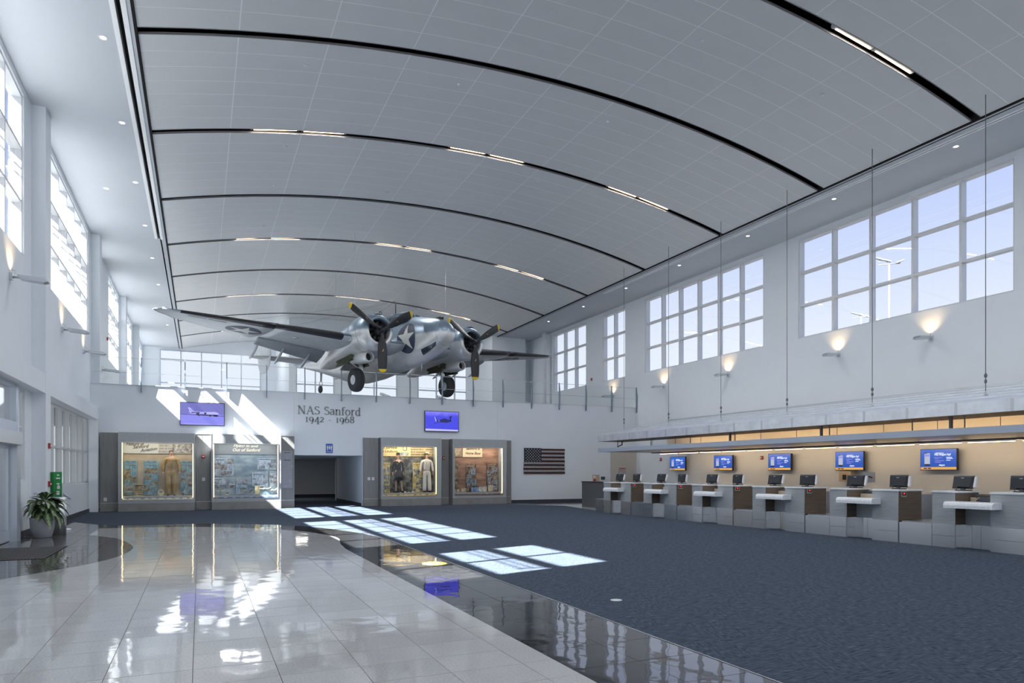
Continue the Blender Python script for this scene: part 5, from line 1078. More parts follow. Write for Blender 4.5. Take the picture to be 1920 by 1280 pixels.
for i, y in enumerate(CY):
    nm = ['farthest', 'second', 'third', 'fourth', 'fifth', 'nearest'][i]
    monitor(14.02, y - .30, rnd.uniform(-.15, .15), 'black monitor on the far pedestal of the %s check in counter%s' % (nm, '' if i in (0, 5) else ' from the back wall'), 14); monitor(13.98, y - 1.42, rnd.uniform(-.15, .15), 'black monitor on the near pedestal of the %s check in counter%s' % (nm, '' if i in (0, 5) else ' from the back wall'), 8)
    t = thing('label_printer', 'tan label printer on the %s check in counter%s' % (nm, '' if i in (0, 5) else ' from the back wall'), 'printer', (14.1, y - .72, .89), 0, 'printers on the check in counters')
    part(t, 'body', MB().box(13.98, 14.3, y - .92, y - .50, .89, 1.0), M['tan'], bevel=.01); part(t, 'lid', MB().hexa([(14.0, y - .86, 1.0), (14.28, y - .86, 1.0), (14.28, y - .52, 1.0), (14.0, y - .52, 1.0), (14.06, y - .84, 1.045), (14.26, y - .84, 1.06), (14.26, y - .54, 1.06), (14.06, y - .54, 1.045)]), M['plastic'])
y = CY[5]
t = thing('keyboard', 'black keyboard leaning beside the printer on the nearest counter', 'keyboard', (13.95, y - 1.0, .93)); part(t, 'body', MB().hexa([(13.82, y - 1.1, .90), (13.97, y - 1.1, .96), (13.97, y - .72, .99), (13.82, y - .72, .93), (13.815, y - 1.1, .92), (13.965, y - 1.1, .98), (13.965, y - .72, 1.01), (13.815, y - .72, .95)]), M['plastic']); part(t, 'cord', MB().tube([(13.9, y - .72, .98), (13.95, y - .6, 1.02), (14.05, y - .55, 1.0)], .006, 6), M['plastic'])
t = thing('end_cabinet', 'low stainless end cabinet beyond the farthest check in counter', 'cabinet', (13.9, 22.0, 0)); part(t, 'body', MB().box(CX, CX + .7, 21.74, 22.28, 0, .46), M['brush']); part(t, 'top', MB().box(CX - .01, CX + .71, 21.735, 22.29, .46, .49), M['alu']); part(t, 'glass_screen', MB().box(CX + .1, CX + .7, 22.25, 22.262, .49, 1.3), M['railglass'])
t = thing('back_counter', 'black low counter behind the farthest check in counter', 'counter', (15.4, 24.2, 0)); part(t, 'body', MB().box(14.9, 15.5, 23.0, 25.6, 0, 1.05), M['dgrey']); part(t, 'top', MB().box(14.88, 15.52, 22.98, 25.62, 1.05, 1.09), M['plastic'])
t = thing('baggage_conveyor', 'long pale baggage conveyor housing behind the check in counters', 'conveyor', (15.8, 13.5, 0))
for k in range(13): part(t, 'side_panel', MB().box(15.55, 15.6, 6.0 + k * 1.25 + .006, 7.25 + k * 1.25 - .006, .34, .95), M['alu'])
part(t, 'top_cover', MB().box(15.53, 16.7, 6.0, 22.25, .95, .98), M['alu']); part(t, 'belt', MB().box(14.95, 15.55, 6.0, 22.2, .30, .335), M['plastic']); part(t, 'belt_frame', MB().box(14.92, 16.7, 6.0, 22.2, .05, .30), M['dgrey'])

# ------------------------------------------------------------------ canopies over the counters
UC = thing('upper_canopy', 'upper galvanised canopy hung over the check in counters', 'canopy', (18, 15, 2.8))
YE, YN = 26.1, 2.0
part(UC, 'roof_sheet', MB().hexa([(16.02, YN, 3.08), (19.75, YN, 3.82), (19.75, YE, 3.82), (16.02, YE, 3.08), (16.02, YN, 3.10), (19.75, YN, 3.85), (19.75, YE, 3.85), (16.02, YE, 3.10)]), M['galv'])
for k in range(1, 5):
    x = 16.02 + k * .74; z = 3.10 + (x - 16.02) * .2011
    part(UC, 'roof_seam', MB().box(x - .012, x + .012, YN, YE, z - .02, z + .014), M['galv'])
part(UC, 'roof_edge', MB().box(19.74, 19.84, YN, YE, 3.76, 3.90), M['alu'])
k = 0; yy = YE
while yy > YN + .1:
    a = max(YN, yy - 1.215); part(UC, 'fascia_panel', MB().box(16.0, 16.012, a + .004, yy - .004, 2.82, 3.10), M['galv']); part(UC, 'joint_strap', MB().box(15.995, 16.0, a - .03, a + .03, 2.82, 3.10), M['alu']); yy = a
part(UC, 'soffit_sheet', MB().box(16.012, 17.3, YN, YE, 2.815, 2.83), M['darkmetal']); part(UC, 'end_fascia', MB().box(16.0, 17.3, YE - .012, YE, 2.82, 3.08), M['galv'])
BK = struct('trim_4', MB().box(19.75, 20.7, YN, YE, 2.62, 3.76), M['bulk'], 'tan lit bulkhead behind the canopy')
LC = thing('lower_canopy', 'lower blue grey canopy frame with lamps hung above the counters', 'canopy', (17.5, 15, 2.4))
part(LC, 'front_beam', MB().box(16.0, 16.06, YN, YE, 2.36, 2.52), M['beam']); part(LC, 'end_beam', MB().box(16.06, 19.0, YE - .05, YE, 2.36, 2.50), M['beam'])
PERF = mat('perforated_bronze_mesh', (.30, .255, .21), .3, metal=.7, var=.25, vscale=4, stretch=(1, .25, 1))
part(LC, 'mesh_sheet', MB().box(16.06, 18.85, YN, YE - .05, 2.37, 2.39), PERF); part(LC, 'rear_beam', MB().box(18.85, 18.95, YN, YE, 2.33, 2.45), M['dgrey'])
for k, y in enumerate((25.0, 22.6, 20.2, 17.9, 14.1, 11.6, 10.3)):
    part(LC, 'hanger', MB().box(16.3, 16.33, y - .008, y + .008, 2.52, 2.83), M['cable'])
for y in (18.09, 14.35, 10.6): part(LC, 'hanger_post', MB().box(16.25, 16.31, y - .03, y + .03, 2.52, 2.83), M['dgrey'])
for k in range(14): part(LC, 'hanger_rod', MB().box(18.4, 18.412, 4.2 + 1.63 * k, 4.212 + 1.63 * k, 2.39, 3.5), M['cable'])
part(LC, 'bracket', MB().tube([(16.6, 25.4, 2.40), (16.6, 25.4, 2.6), (16.6, 25.1, 2.66), (16.6, 25.1, 2.82)], .03, 8), mat('copper_pipe', (.25, .17, .10), .4, metal=.6))
for k in range(16):
    y = 25.6 - k * 1.37
    l_ = part(LC, 'lamp', MB().box(18.96, 19.02, y - 1.2, y, 2.30, 2.345), M['alu']); part(l_, 'lamp_tube', MB().box(18.965, 19.015, y - 1.19, y - .01, 2.288, 2.30), M['warm'])
for y in (22.5, 17.5, 12.5, 7.5):
    ld = bpy.data.lights.new('counter_lamp', 'AREA'); ld.shape = 'RECTANGLE'; ld.size = 4.6; ld.size_y = .06; ld.energy = 8.5; ld.color = (1, .74, .48)
    lo = link(bpy.data.objects.new('counter_lamp', ld), LC); lo.location = (19.0 - 17.5, y - 15, 2.27 - 2.4); lo.rotation_euler = (0, math.radians(-42), PI / 2)
    lo.rotation_euler = Vector((.75, 0, -.66)).to_track_quat('-Z', 'Z').to_euler(); ld.size, ld.size_y = .06, 4.6
    ld2 = bpy.data.lights.new('bulkhead_lamp', 'AREA'); ld2.shape = 'RECTANGLE'; ld2.size, ld2.size_y = .06, 4.6; ld2.energy = 11; ld2.color = (1, .66, .34)
    lo = link(bpy.data.objects.new('bulkhead_lamp', ld2), LC); lo.location = (18.75 - 17.5, y - 15, 2.55 - 2.4); lo.rotation_euler = Vector((.9, 0, .5)).to_track_quat('-Z', 'Z').to_euler()
for i, y in enumerate((10.42, 13.5, 16.6, 19.7, 22.78, 26.0)):
    xx = 17.3; zt = 3.10 + (xx - 16.02) * .2011
    t = thing('suspension_rod', 'thin canopy suspension cable, %s counted from the right edge' % ORD[i], 'cable', (xx, y, zt), 0, 'cables carrying the counter canopy')
    part(t, 'cable', MB().tube([(xx, y, zt), (xx, y, zv(xx) + .02)], .009, 6), M['cable'])
    part(t, 'turnbuckle', MB().lathe([(.01, zt + .28), (.03, zt + .30), (.03, zt + .36), (.012, zt + .38), (.012, zt + .42), (.035, zt + .44), (.035, zt + .5), (.01, zt + .53)], (xx, y, 0), n=8), M['cable'])
    part(t, 'anchor', MB().lathe([(.05, zt), (.05, zt + .02), (.015, zt + .03), (.015, zt + .1)], (xx, y, 0), n=10), M['alu'])

# ------------------------------------------------------------------ lamps: ceiling slots, downlights, wall uplights, sensors
PAIRS = [(-.95, 2.56), (2.66, 3.9)]
LXS = ((1.31, 2.57), (2.66, 3.9), (7.11, 8.35), (8.46, 9.72), (12.93, 14.14), (14.22, 15.52))
nl = 0
for sy in (1.3, 11.05, 20.45, 30.35, 40.4, 50.6):
    for j, (a, b) in enumerate(LXS):
        if sy == 1.3 or (sy == 11.05 and j < 4): vis = False
        z0, z1 = zv(a) + .02, zv(b) + .02; d = Vector((b - a, 0, z1 - z0))
        t = thing('slot_lamp', 'warm slot lamp, %s from the left in the %s lit slot from camera' % (ORD[j], ORD[[1.3, 11.05, 20.45, 30.35, 40.4, 50.6].index(sy)]), 'lamp', ((a + b) / 2, sy, (z0 + z1) / 2), 0, 'linear lamps in the ceiling slots')
        part(t, 'housing', MB().tube([(a, sy, z0 + .09), (b, sy, z1 + .09)], .06, 10), M['trim'])
        part(t, 'tube', MB().tube([(a + .05, sy, z0 + .03), (b - .05, sy, z1 + .03)], .022, 8), M['warm'])
        for x, z in ((a, z0), (b, z1)): part(t, 'end_cap', MB().tube([(x - .02, sy, z + .09), (x + .02, sy, z + .09)], .07, 12), M['trim'])
        ld = bpy.data.lights.new('slot_light', 'AREA'); ld.shape = 'RECTANGLE'; ld.size = b - a - .1; ld.size_y = .05; ld.energy = LAMP; ld.color = (.96, .975, 1)
        lo = link(bpy.data.objects.new('slot_light', ld), t); lo.location = (0, 0, -.005); lo.rotation_euler = (0, -math.atan2(z1 - z0, b - a), 0)
for i, (x, y) in enumerate([(-1.82, 12.6), (-1.82, 16.4), (-1.82, 20.2), (-1.82, 24.2), (-2.7, 25.1), (-1.82, 28.3), (-1.82, 32.5), (-1.82, 37.0), (-1.82, 42), (-1.82, 47), (18.95, 12.2), (18.95, 16.2), (18.95, 20.1), (18.95, 24.2), (18.95, 28.3), (18.95, 32.4), (18.95, 36.5)]):
    side = 'left' if x < 0 else 'right'; k = ORD[i] if i < 10 else ORD[i - 10]
    t = thing('downlight', 'small round recessed downlight in the %s soffit, %s from the camera end' % (side, k), 'light', (x, y, 10.45), 0, 'downlights in the soffits')
    part(t, 'ring', MB().lathe([(.055, 10.452), (.08, 10.444), (.10, 10.45)], (x, y, 0), n=20), M['trim']); part(t, 'lens', MB().lathe([(.001, 10.4465), (.06, 10.4465)], (x, y, 0), n=20), M['can'])
DSC = [(2.3, 16.93), (6.16, 16.87), (10.7, 16.9), (14.54, 16.8), (10.7, 12.82), (14.55, 12.78), (2.3, 21.4), (6.16, 21.4), (10.7, 21.4), (14.5, 20.9), (2.3, 24.52), (6.16, 24.5), (10.7, 24.55), (14.5, 24.5), (2.3, 28.6), (6.2, 28.6), (10.7, 28.6)]
for i, (x, y) in enumerate(DSC):
    t = thing('sprinkler', 'small white round sprinkler cover on the curved ceiling, %s in rows from the camera' % ORD[i], 'sprinkler', (x, y, zv(x)), 0, 'sprinkler covers on the curved ceiling')
    part(t, 'cover', MB().lathe([(.001, -.03), (.05, -.028), (.065, -.012), (.065, 0)], (x, y, zv(x)), n=18), M['trim'])
def sconce(x, y, z, s_, lab):
    t = thing('wall_uplight', lab, 'wall light', (x, y, z), 0, 'uplights on the upper walls')
    part(t, 'back_box', MB().box(x, x + s_ * .06, y - .07, y + .07, z - .07, z + .07), M['alu']); part(t, 'arm', MB().tube([(x + s_ * .05, y, z), (x + s_ * .22, y, z)], .03, 8), M['alu'])
    part(t, 'lamp_head', MB().poly([(.14, .05), (.20, -.05), (.62, -.09), (.72, -.055), (.64, .02)], lambda a, b: (x + s_ * a, y - .11, z + b), lambda a, b: (x + s_ * a, y + .11, z + b)), M['alu'], bevel=.008)
    part(t, 'bracket', MB().tube([(x + s_ * .10, y - .05, z + .05), (x + s_ * .12, y - .05, z + .13), (x + s_ * .04, y - .05, z + .14)], .008, 6), M['alu'])
    ld = bpy.data.lights.new('uplight', 'SPOT'); ld.energy = 17; ld.color = (1, .66, .34); ld.spot_size = math.radians(100); ld.spot_blend = .9; ld.shadow_soft_size = .04
    lo = link(bpy.data.objects.new('uplight', ld), t); lo.location = (s_ * .26, 0, .06); lo.rotation_euler = Vector((-s_ * .42, 0, 1)).to_track_quat('-Z', 'Y').to_euler()
for i, y in enumerate((14.1, 17.5, 23.1, 27.6, 32.15)): sconce(20.7, y, 5.65, -1, 'warm uplight on the right wall, %s from the camera end' % ORD[i])
for i, y in enumerate((18.0, 24.1, 28.2, 33.0)): sconce(-3.74, y, 5.72, 1, 'warm uplight on the left wall, %s from the camera end' % ORD[i])

# ------------------------------------------------------------------ floor things: mat, planter, bin, kiosk, stickers
t = thing('entrance_grille', 'dark slatted floor grille in front of the entrance doors', 'floor grille', (-3.1, 15.4, 0))
part(t, 'tray', MB().box(-3.70, -2.44, 14.2, 16.45, -.008, .003), M['black'])
for k in range(25): part(t, 'bar', MB().box(-3.69 + k * .05, -3.69 + k * .05 + .024, 14.22, 16.43, .003, .010), M['bar'])
t = thing('potted_plant', 'bushy potted plant with mottled leaves in a grey pot by the entrance', 'plant', (-3.30, 18.85, 0))
part(t, 'pot', MB().lathe([(.001, .005), (.17, .0), (.185, .01), (.235, .22), (.245, .40), (.25, .455), (.238, .46), (.225, .44), (.22, .40), (.001, .395)], (-3.30, 18.85, 0), n=36), mat('grey_metal_pot', (.46, .47, .50), .45, metal=.25, var=.06, vscale=5)); part(t, 'soil', MB().lathe([(.001, .42), (.222, .405)], (-3.30, 18.85, 0), n=20), mat('soil', (.03, .022, .015), .95))
for k in range(7):
    a = k * .9; part(t, 'stem', MB().tube([(-3.30 + .06 * math.cos(a), 18.85 + .06 * math.sin(a), .40), (-3.30 + .09 * math.cos(a), 18.85 + .09 * math.sin(a), .62), (-3.30 + .12 * math.cos(a), 18.85 + .12 * math.sin(a), .82)], [.016, .013, .008], 6), mat('stem_green', (.10, .14, .05), .6) if k == 0 else bpy.data.materials['stem_green'])
def leafmat():
    m, t_, b = nodes('mottled_leaf'); b.inputs['Roughness'].default_value = .4
    tcn = t_.nodes.new('ShaderNodeTexCoord'); s_ = t_.nodes.new('ShaderNodeSeparateXYZ'); t_.links.new(tcn.outputs['Object'], s_.inputs[0])
    ab = t_.nodes.new('ShaderNodeMath'); ab.operation = 'ABSOLUTE'; t_.links.new(s_.outputs['Y'], ab.inputs[0])
    n = t_.nodes.new('ShaderNodeTexNoise'); n.inputs['Scale'].default_value = 28; t_.links.new(tcn.outputs['Object'], n.inputs[0])
    ad = t_.nodes.new('ShaderNodeMath'); ad.operation = 'MULTIPLY_ADD'; ad.inputs[1].default_value = .09; t_.links.new(n.outputs[0], ad.inputs[0]); t_.links.new(ab.outputs[0], ad.inputs[2])
    cr = t_.nodes.new('ShaderNodeValToRGB'); cr.color_ramp.elements[0].position = .045; cr.color_ramp.elements[0].color = (.30, .36, .20, 1); cr.color_ramp.elements[1].position = .085; cr.color_ramp.elements[1].color = (.035, .085, .03, 1)
    t_.links.new(ad.outputs[0], cr.inputs[0]); t_.links.new(cr.outputs[0], b.inputs['Base Color']); return m
LM = leafmat(); leaves = []
for v in range(3):
    mb = MB(); n_ = 7; L_ = .30 + .04 * v; vs = []
    for i in range(n_):
        s_ = i / (n_ - 1); w = .080 * math.sin(PI * min(1, s_ * .96 + .03)) ** .8 * (1.15 - .3 * s_) + .001
        x = L_ * math.sin(s_ * 1.25) / 1.0; z = -L_ * (.32 + .30 * v) * s_ ** 2
        vs += [(x, -w, z + .25 * w), (x, -w * .5, z + .03 * w), (x, 0, z - .12 * w), (x, w * .5, z + .03 * w), (x, w, z + .25 * w)]
    mb.add(vs, [(i * 5 + j, i * 5 + j + 1, i * 5 + j + 6, i * 5 + j + 5) for i in range(n_ - 1) for j in range(4)], 0, True); leaves.append(mb.mesh('leaf', LM))
for k in range(84):
    a = k * 2.399 + rnd.uniform(-.2, .2); h = rnd.uniform(0, 1) ** .8; r0 = .03 + .10 * rnd.random()
    o = link(bpy.data.objects.new('leaf', leaves[k % 3]), t); el = -.15 + .95 * (h - .35) + rnd.uniform(-.2, .2)
    if k >= 76: el, h, r0 = rnd.uniform(.7, 1.2), 1, .03
    rr = r0 + .06 * (1 - h)
    cx_ = rr * math.cos(a); 
    sc = rnd.uniform(.8, 1.12) * (.72 if math.cos(a) < -.55 else 1)
    o.location = (cx_ + .04, rr * math.sin(a), .56 + .30 * h); o.rotation_euler = (rnd.uniform(-.3, .3), -el, a); o.scale = (sc, sc, sc)
t = thing('litter_bin', 'cylindrical stainless bin behind the potted plant', 'bin', (-3.10, 19.62, 0)); part(t, 'body', MB().lathe([(.001, .0), (.155, .0), (.155, .80), (.15, .80)], (-3.10, 19.62, 0), n=32), M['alu']); part(t, 'lid', MB().lathe([(.16, .80), (.16, .87), (.13, .895), (.09, .895), (.085, .86), (.001, .86)], (-3.10, 19.62, 0), n=32), M['alu'])
t = thing('sanitizer_kiosk', 'green hand sanitizer kiosk on a white foot beside the bin', 'kiosk', (-3.28, 20.9, 0))
part(t, 'foot', MB().lathe([(.001, .04), (.17, .035), (.185, .02), (.185, 0), (.001, 0)], (-3.22, 20.95, 0), n=28), M['white']); part(t, 'post', MB().tube([(-3.30, 20.92, .03), (-3.34, 20.9, .88)], .03, 8), M['white'])
part(t, 'board', MB().poly([(-.19, .85), (.05, .85), (.05, 1.50), (-.19, 1.50)], lambda a, z: (-3.40 + a * .5 + .02, 20.62 - a * .55, z), lambda a, z: (-3.40 + a * .5 + .05, 20.64 - a * .55, z)), M['green']); part(t, 'board', MB().box(-3.345, -3.19, 20.60, 20.63, .85, 1.50), M['green'])
for z, w in ((1.42, .05), (1.34, .09), (1.2, .06)): part(t, 'print', MB().box(-3.27 - w / 2, -3.27 + w / 2, 20.596, 20.60, z - .018, z + .018), M['white'])
part(t, 'print', MB().poly([(.0, .06), (.03, .02), (.03, -.05), (-.03, -.05), (-.03, .02)], lambda a, z: (-3.26 + a, 20.60, 1.12 + z), lambda a, z: (-3.26 + a, 20.597, 1.12 + z)), M['white'])
part(t, 'dispenser', MB().box(-3.30, -3.24, 20.56, 20.6, .92, 1.02), M['white'], bevel=.008); part(t, 'drip_tray', MB().hexa([(-3.16, 20.5, .90), (-3.02, 20.5, .80), (-3.02, 20.7, .80), (-3.16, 20.7, .90), (-3.15, 20.5, .97), (-2.99, 20.5, .83), (-2.99, 20.7, .83), (-3.15, 20.7, .97)]), M['brush'])
t = thing('floor_sticker', 'round yellow floor sticker on the black tiles', 'sticker', (3.52, 10.85, 0)); part(t, 'disc', MB().lathe([(.001, .0035), (.205, .0035), (.205, .0005)], (3.52, 10.85, 0), n=40), mat('yellow_sticker', (.80, .52, .06), .5)); part(t, 'footprint', MB().box(3.42, 3.47, 10.78, 10.94, .0035, .0045), M['dgrey']); part(t, 'footprint', MB().box(3.56, 3.61, 10.78, 10.94, .0035, .0045), M['dgrey'])
t = thing('floor_socket', 'small round metal floor socket in the carpet', 'socket', (4.47, 6.88, 0)); part(t, 'ring', MB().lathe([(.045, .007), (.065, .006), (.07, .001)], (4.47, 6.88, 0), n=28), M['alu']); part(t, 'lid', MB().lathe([(.001, .006), (.045, .006), (.045, .002)], (4.47, 6.88, 0), n=28), mat('pale_metal_lid', (.75, .75, .75), .4))
# exterior light masts and sunshade slats
MAST = mat('grey_mast_paint', (.12, .125, .13), .6)
for i, (x, y, h) in enumerate(((70.0, 52.5, 24.6), (88.0, 70.5, 24.0))):
    t = thing('light_mast', ['tall light mast with floodlights outside the right windows', 'second, lower light mast farther away outside the right windows'][i], 'light mast', (x, y, -.32), 0)
    part(t, 'pole', MB().tube([(x, y, -.32), (x, y, h)], [.13, .09], 12), MAST); part(t, 'crossarm', MB().tube([(x - .8, y + .7, h), (x + .8, y - .7, h)], .05, 8), MAST)
    for q, dz in ((-.9, .65), (-.2, .4), (1, .2)):
        part(t, 'floodlight', MB().box(-.42, .42, -.18, .18, -.07, .07).xf(Matrix.Translation((x + .8 * q, y - .7 * q, h + dz)) @ Matrix.Rotation(-.73, 4, 'Z') @ Matrix.Rotation(.35 * (1 if q < 0 else -1), 4, 'Y')), M['dgrey']); part(t, 'bracket', MB().tube([(x + .8 * q, y - .7 * q, h), (x + .8 * q, y - .7 * q, h + dz)], .035, 6), MAST)
for i, (a, b, n_) in enumerate(UPL[:5]):
    t = thing('sunshade', 'horizontal sunshade slats outside the left clerestory window, %s from the camera end' % ORD[i], 'sunshade', (-4.6, (a + b) / 2, 9.2), 0, 'sunshades outside the left windows')
    for k in range(3): part(t, 'slat', MB().box(-4.75 + .2 * k, -4.715 + .2 * k, a, b, 9.28, 9.31), M['slat'])
    part(t, 'bracket', MB().box(-4.75, -4.03, a + .1, a + .14, 9.22, 9.28), M['slat']); part(t, 'bracket', MB().box(-4.75, -4.03, b - .14, b - .1, 9.22, 9.28), M['slat'])

# ------------------------------------------------------------------ uniformed display figures in the cases
def skin_mesh(name, V, Eg, m, parent, sub=1, root=0, label=None):
    """one continuous surface grown round a skeleton: V = [(x, y, z, radius or (rx, ry))]"""
    me = bpy.data.meshes.new(name); me.from_pydata([v[:3] for v in V], Eg, []); me.materials.append(m)
    o = link(bpy.data.objects.new(name, me), parent); md = o.modifiers.new('skin', 'SKIN'); md.use_smooth_shade = True
    sv = me.skin_vertices[0].data
    for i, v in enumerate(V):
        r = v[3]; sv[i].radius = r if hasattr(r, '__len__') else (r, r); sv[i].use_root = (i == root)
    if sub: s_ = o.modifiers.new('smooth', 'SUBSURF'); s_.levels = sub; s_.render_levels = sub
    return tag(o, label)
def bake(o):
    """turn the grown surface into plain mesh data"""
    bpy.context.view_layer.update()
    me = bpy.data.meshes.new_from_object(o.evaluated_get(bpy.context.evaluated_depsgraph_get()))
    o.modifiers.clear(); o.data = me; return o
SKINM = mat('figure_skin', (.56, .34, .24), .55); HAIRB = mat('dark_hair', (.03, .022, .016), .6); HAIRL = mat('blond_hair', (.30, .18, .09), .6)
KH = mat('khaki_flight_cloth', (.40, .27, .10), .8, var=.18, vscale=8); NV = mat('navy_wool', (.010, .011, .018), .85); WHC = mat('white_cotton', (.70, .69, .66), .8, var=.05, vscale=10)
def figure(name, lab, x, y, z0, h, female, pose):
    t = thing(name, lab, 'mannequin', (x, y, z0)); k = h / 1.78; sw = .175 if female else .205; hp = .095 if female else .09
    ft = pose['foot']; V = []; Eg = []
    def v(a, b, c, r): V.append((a * k, b * k, c * k, r * k if not hasattr(r, '__len__') else (r[0] * k, r[1] * k))); return len(V) - 1
    def e(*ids):
        for a, b in zip(ids, ids[1:]): Eg.append((a, b))
    pel = v(0, 0, .95, (.145, .10)); wa = v(0, 0, 1.10, (.115 if female else .135, .09)); ch = v(0, -.005, 1.30, (.145 if female else .17, .11)); sh = v(0, .005, 1.44, (.10, .075)); nk = v(0, 0, 1.53, .052)
    hb = v(0, -.012, 1.60, (.066, .078)); hm = v(0, -.012, 1.67, (.075, .092)); ht = v(0, .0, 1.735, (.06, .07)); e(pel, wa, ch, sh, nk, hb, hm, ht)
    for s_ in (-1, 1):
        el, wr = pose['arm'][s_]
        a = v(s_ * sw, 0, 1.42, .058); b = v(*el, .045); c = v(*wr, .030); p = v(wr[0], wr[1] - .005, wr[2] - .06, (.036, .02)); e(sh, a, b, c, p)
        for q, L_, r in ((-.026, .075, .009), (-.009, .085, .009), (.009, .08, .009), (.026, .062, .008)):
            f1 = v(wr[0] + s_ * .004, wr[1] - .008 + q, wr[2] - .09, r + .002); f2 = v(wr[0] - s_ * .004, wr[1] - .02 + q, wr[2] - .09 - L_ * .55, r); f3 = v(wr[0] - s_ * .018, wr[1] - .026 + q, wr[2] - .09 - L_, r * .8); e(p, f1, f2, f3)
        th1 = v(wr[0] - s_ * .02, wr[1] - .035, wr[2] - .055, .011); th2 = v(wr[0] - s_ * .022, wr[1] - .05, wr[2] - .09, .009); e(p, th1, th2)
        fx, fy = ft[s_]
        hpv = v(s_ * hp, 0, .90, .085); kn = v(s_ * hp + (fx - s_ * hp) * .5, fy * .5 - .015, .50, .055); an = v(fx, fy, .09, .036); to = v(fx + s_ * .03, fy - .14, .03, .035); e(pel, hpv, kn, an, to)
    bd = bake(skin_mesh('body', V, Eg, SKINM, t, 1))
    # face
    fz = 1.665 * k
    fm = MB().add([(0, -.118 * k, fz - .022 * k), (-.014 * k, -.098 * k, fz - .024 * k), (.014 * k, -.098 * k, fz - .024 * k), (0, -.098 * k, fz + .014 * k), (0, -.1 * k, fz - .034 * k)], [(0, 3, 1), (0, 2, 3), (0, 1, 4), (0, 4, 2)])
    part(t, 'nose', fm, SKINM, world=False)
    for s_ in (-1, 1):
        part(t, 'eye', MB().lathe([(.001, -.006 * k), (.010 * k, -.003 * k), (.012 * k, .004 * k)], (s_ * .030 * k, -.099 * k, fz + .012 * k), 'y', 10), M['ink'], world=False)
        part(t, 'ear', MB().tube([(s_ * .078 * k, 0, fz + .02 * k), (s_ * .086 * k, .008 * k, fz), (s_ * .078 * k, .002 * k, fz - .028 * k)], [.01 * k, .014 * k, .009 * k], 8), SKINM, world=False)
    part(t, 'mouth', MB().box(-.02 * k, .02 * k, -.100 * k, -.096 * k, fz - .055 * k, fz - .047 * k), M['red'], world=False)
    return t, k, V
def cloth(t, k, name, V, Eg, m, label=None): return bake(skin_mesh(name, [(a * k, b * k, c * k, (r[0] * k, r[1] * k) if hasattr(r, '__len__') else r * k) for a, b, c, r in V], Eg, m, t, 1, 0, label))
def chain(V, Eg, pts, start=None):
    pr = start
    for p in pts:
        V.append(p)
        if pr is not None: Eg.append((pr, len(V) - 1))
        pr = len(V) - 1
    return pr
def hairdo(t, k, m, long_=False):
    mb = MB(); rings = []
    for i in range(6):
        a = PI / 2 * i / 5; rr = math.cos(a) if i < 5 else .02
        rings.append([(.084 * k * rr * math.cos(2 * PI * j / 20), .018 * k + .098 * k * rr * math.sin(2 * PI * j / 20), (1.70 + .075 * math.sin(a) - (.05 if math.sin(2 * PI * j / 20) > -.35 and i == 0 else 0)) * k) for j in range(20)])
    mb.loft(rings, cap=False); part(t, 'hair', mb, m, world=False)
    if long_:
        for s_ in (-1, 1): part(t, 'hair', MB().tube([(s_ * .07 * k, .0, 1.71 * k), (s_ * .095 * k, .01 * k, 1.63 * k), (s_ * .09 * k, .02 * k, 1.56 * k)], [.02 * k, .038 * k, .018 * k], 10), m, world=False)
        part(t, 'hair', MB().tube([(0, .07 * k, 1.72 * k), (0, .09 * k, 1.63 * k), (0, .08 * k, 1.56 * k)], [.04 * k, .06 * k, .03 * k], 10, sy=1.4), m, world=False)
def legs_cloth(ft, r0, r1, r2, z2=.06):
    V = [(0, 0, .96, (.165, .125)), (0, 0, 1.04, (.15, .115))]; Eg = [(0, 1)]
    for s_ in (-1, 1):
        fx, fy = ft[s_]; chain(V, Eg, [(s_ * .095, 0, .86, r0), (s_ * .095 + (fx - s_ * .095) * .5, fy * .5 - .01, .50, r1), (fx, fy, z2, r2)], 0)
    return V, Eg
def top_cloth(arm, sw, z0, rw, rc, re, rs, wrist=1.0):
    V = [(0, 0, z0, rw), (0, 0, 1.12, (rw[0] * .95, rw[1])), (0, -.005, 1.30, rc), (0, .005, 1.44, (.115, .09)), (0, 0, 1.50, .066)]; Eg = [(0, 1), (1, 2), (2, 3), (3, 4)]
    for s_ in (-1, 1):
        el, wr = arm[s_]; q = tuple(el[i] + (wr[i] - el[i]) * wrist for i in range(3)); chain(V, Eg, [(s_ * sw, 0, 1.41, rs), (*el, re), (*q, re * .82)], 3)
    return V, Eg
def shoes(t, k, ft, m):
    for s_ in (-1, 1):
        fx, fy = ft[s_]; part(t, 'shoe', MB().tube([(fx * k, (fy + .06) * k, .045 * k), (fx * k, fy * k, .055 * k), ((fx + s_ * .015) * k, (fy - .09) * k, .042 * k), ((fx + s_ * .03) * k, (fy - .175) * k, .03 * k)], [.035 * k, .046 * k, .044 * k, .022 * k], 10), m, world=False)
ZC = .565
# flight suit
A1 = {-1: ((-.265, .02, 1.17), (-.285, -.03, .93)), 1: ((.265, .02, 1.17), (.285, -.03, .93))}; F1 = {-1: (-.10, 0), 1: (.10, 0)}
t, k, _ = figure('mannequin', 'figure in a khaki flight suit standing in the leftmost display case', -1.01, 29.74, ZC, 1.78, False, {'arm': A1, 'foot': F1})
V, Eg = legs_cloth(F1, .108, .098, .088); n0 = len(V)
V2, E2 = top_cloth(A1, .20, 1.02, (.158, .122), (.20, .135), .066, .082)
cloth(t, k, 'flight_suit', V, Eg, KH, 'khaki trouser legs of the flight suit'); cloth(t, k, 'flight_suit', V2, E2, KH, 'khaki upper part of the flight suit')
part(t, 'belt', MB().lathe([(.168 * k, 1.03 * k), (.172 * k, 1.045 * k), (.168 * k, 1.07 * k)], (0, 0, 0), n=24).xf(Matrix.Diagonal((1, .80, 1, 1))), KH, world=False)
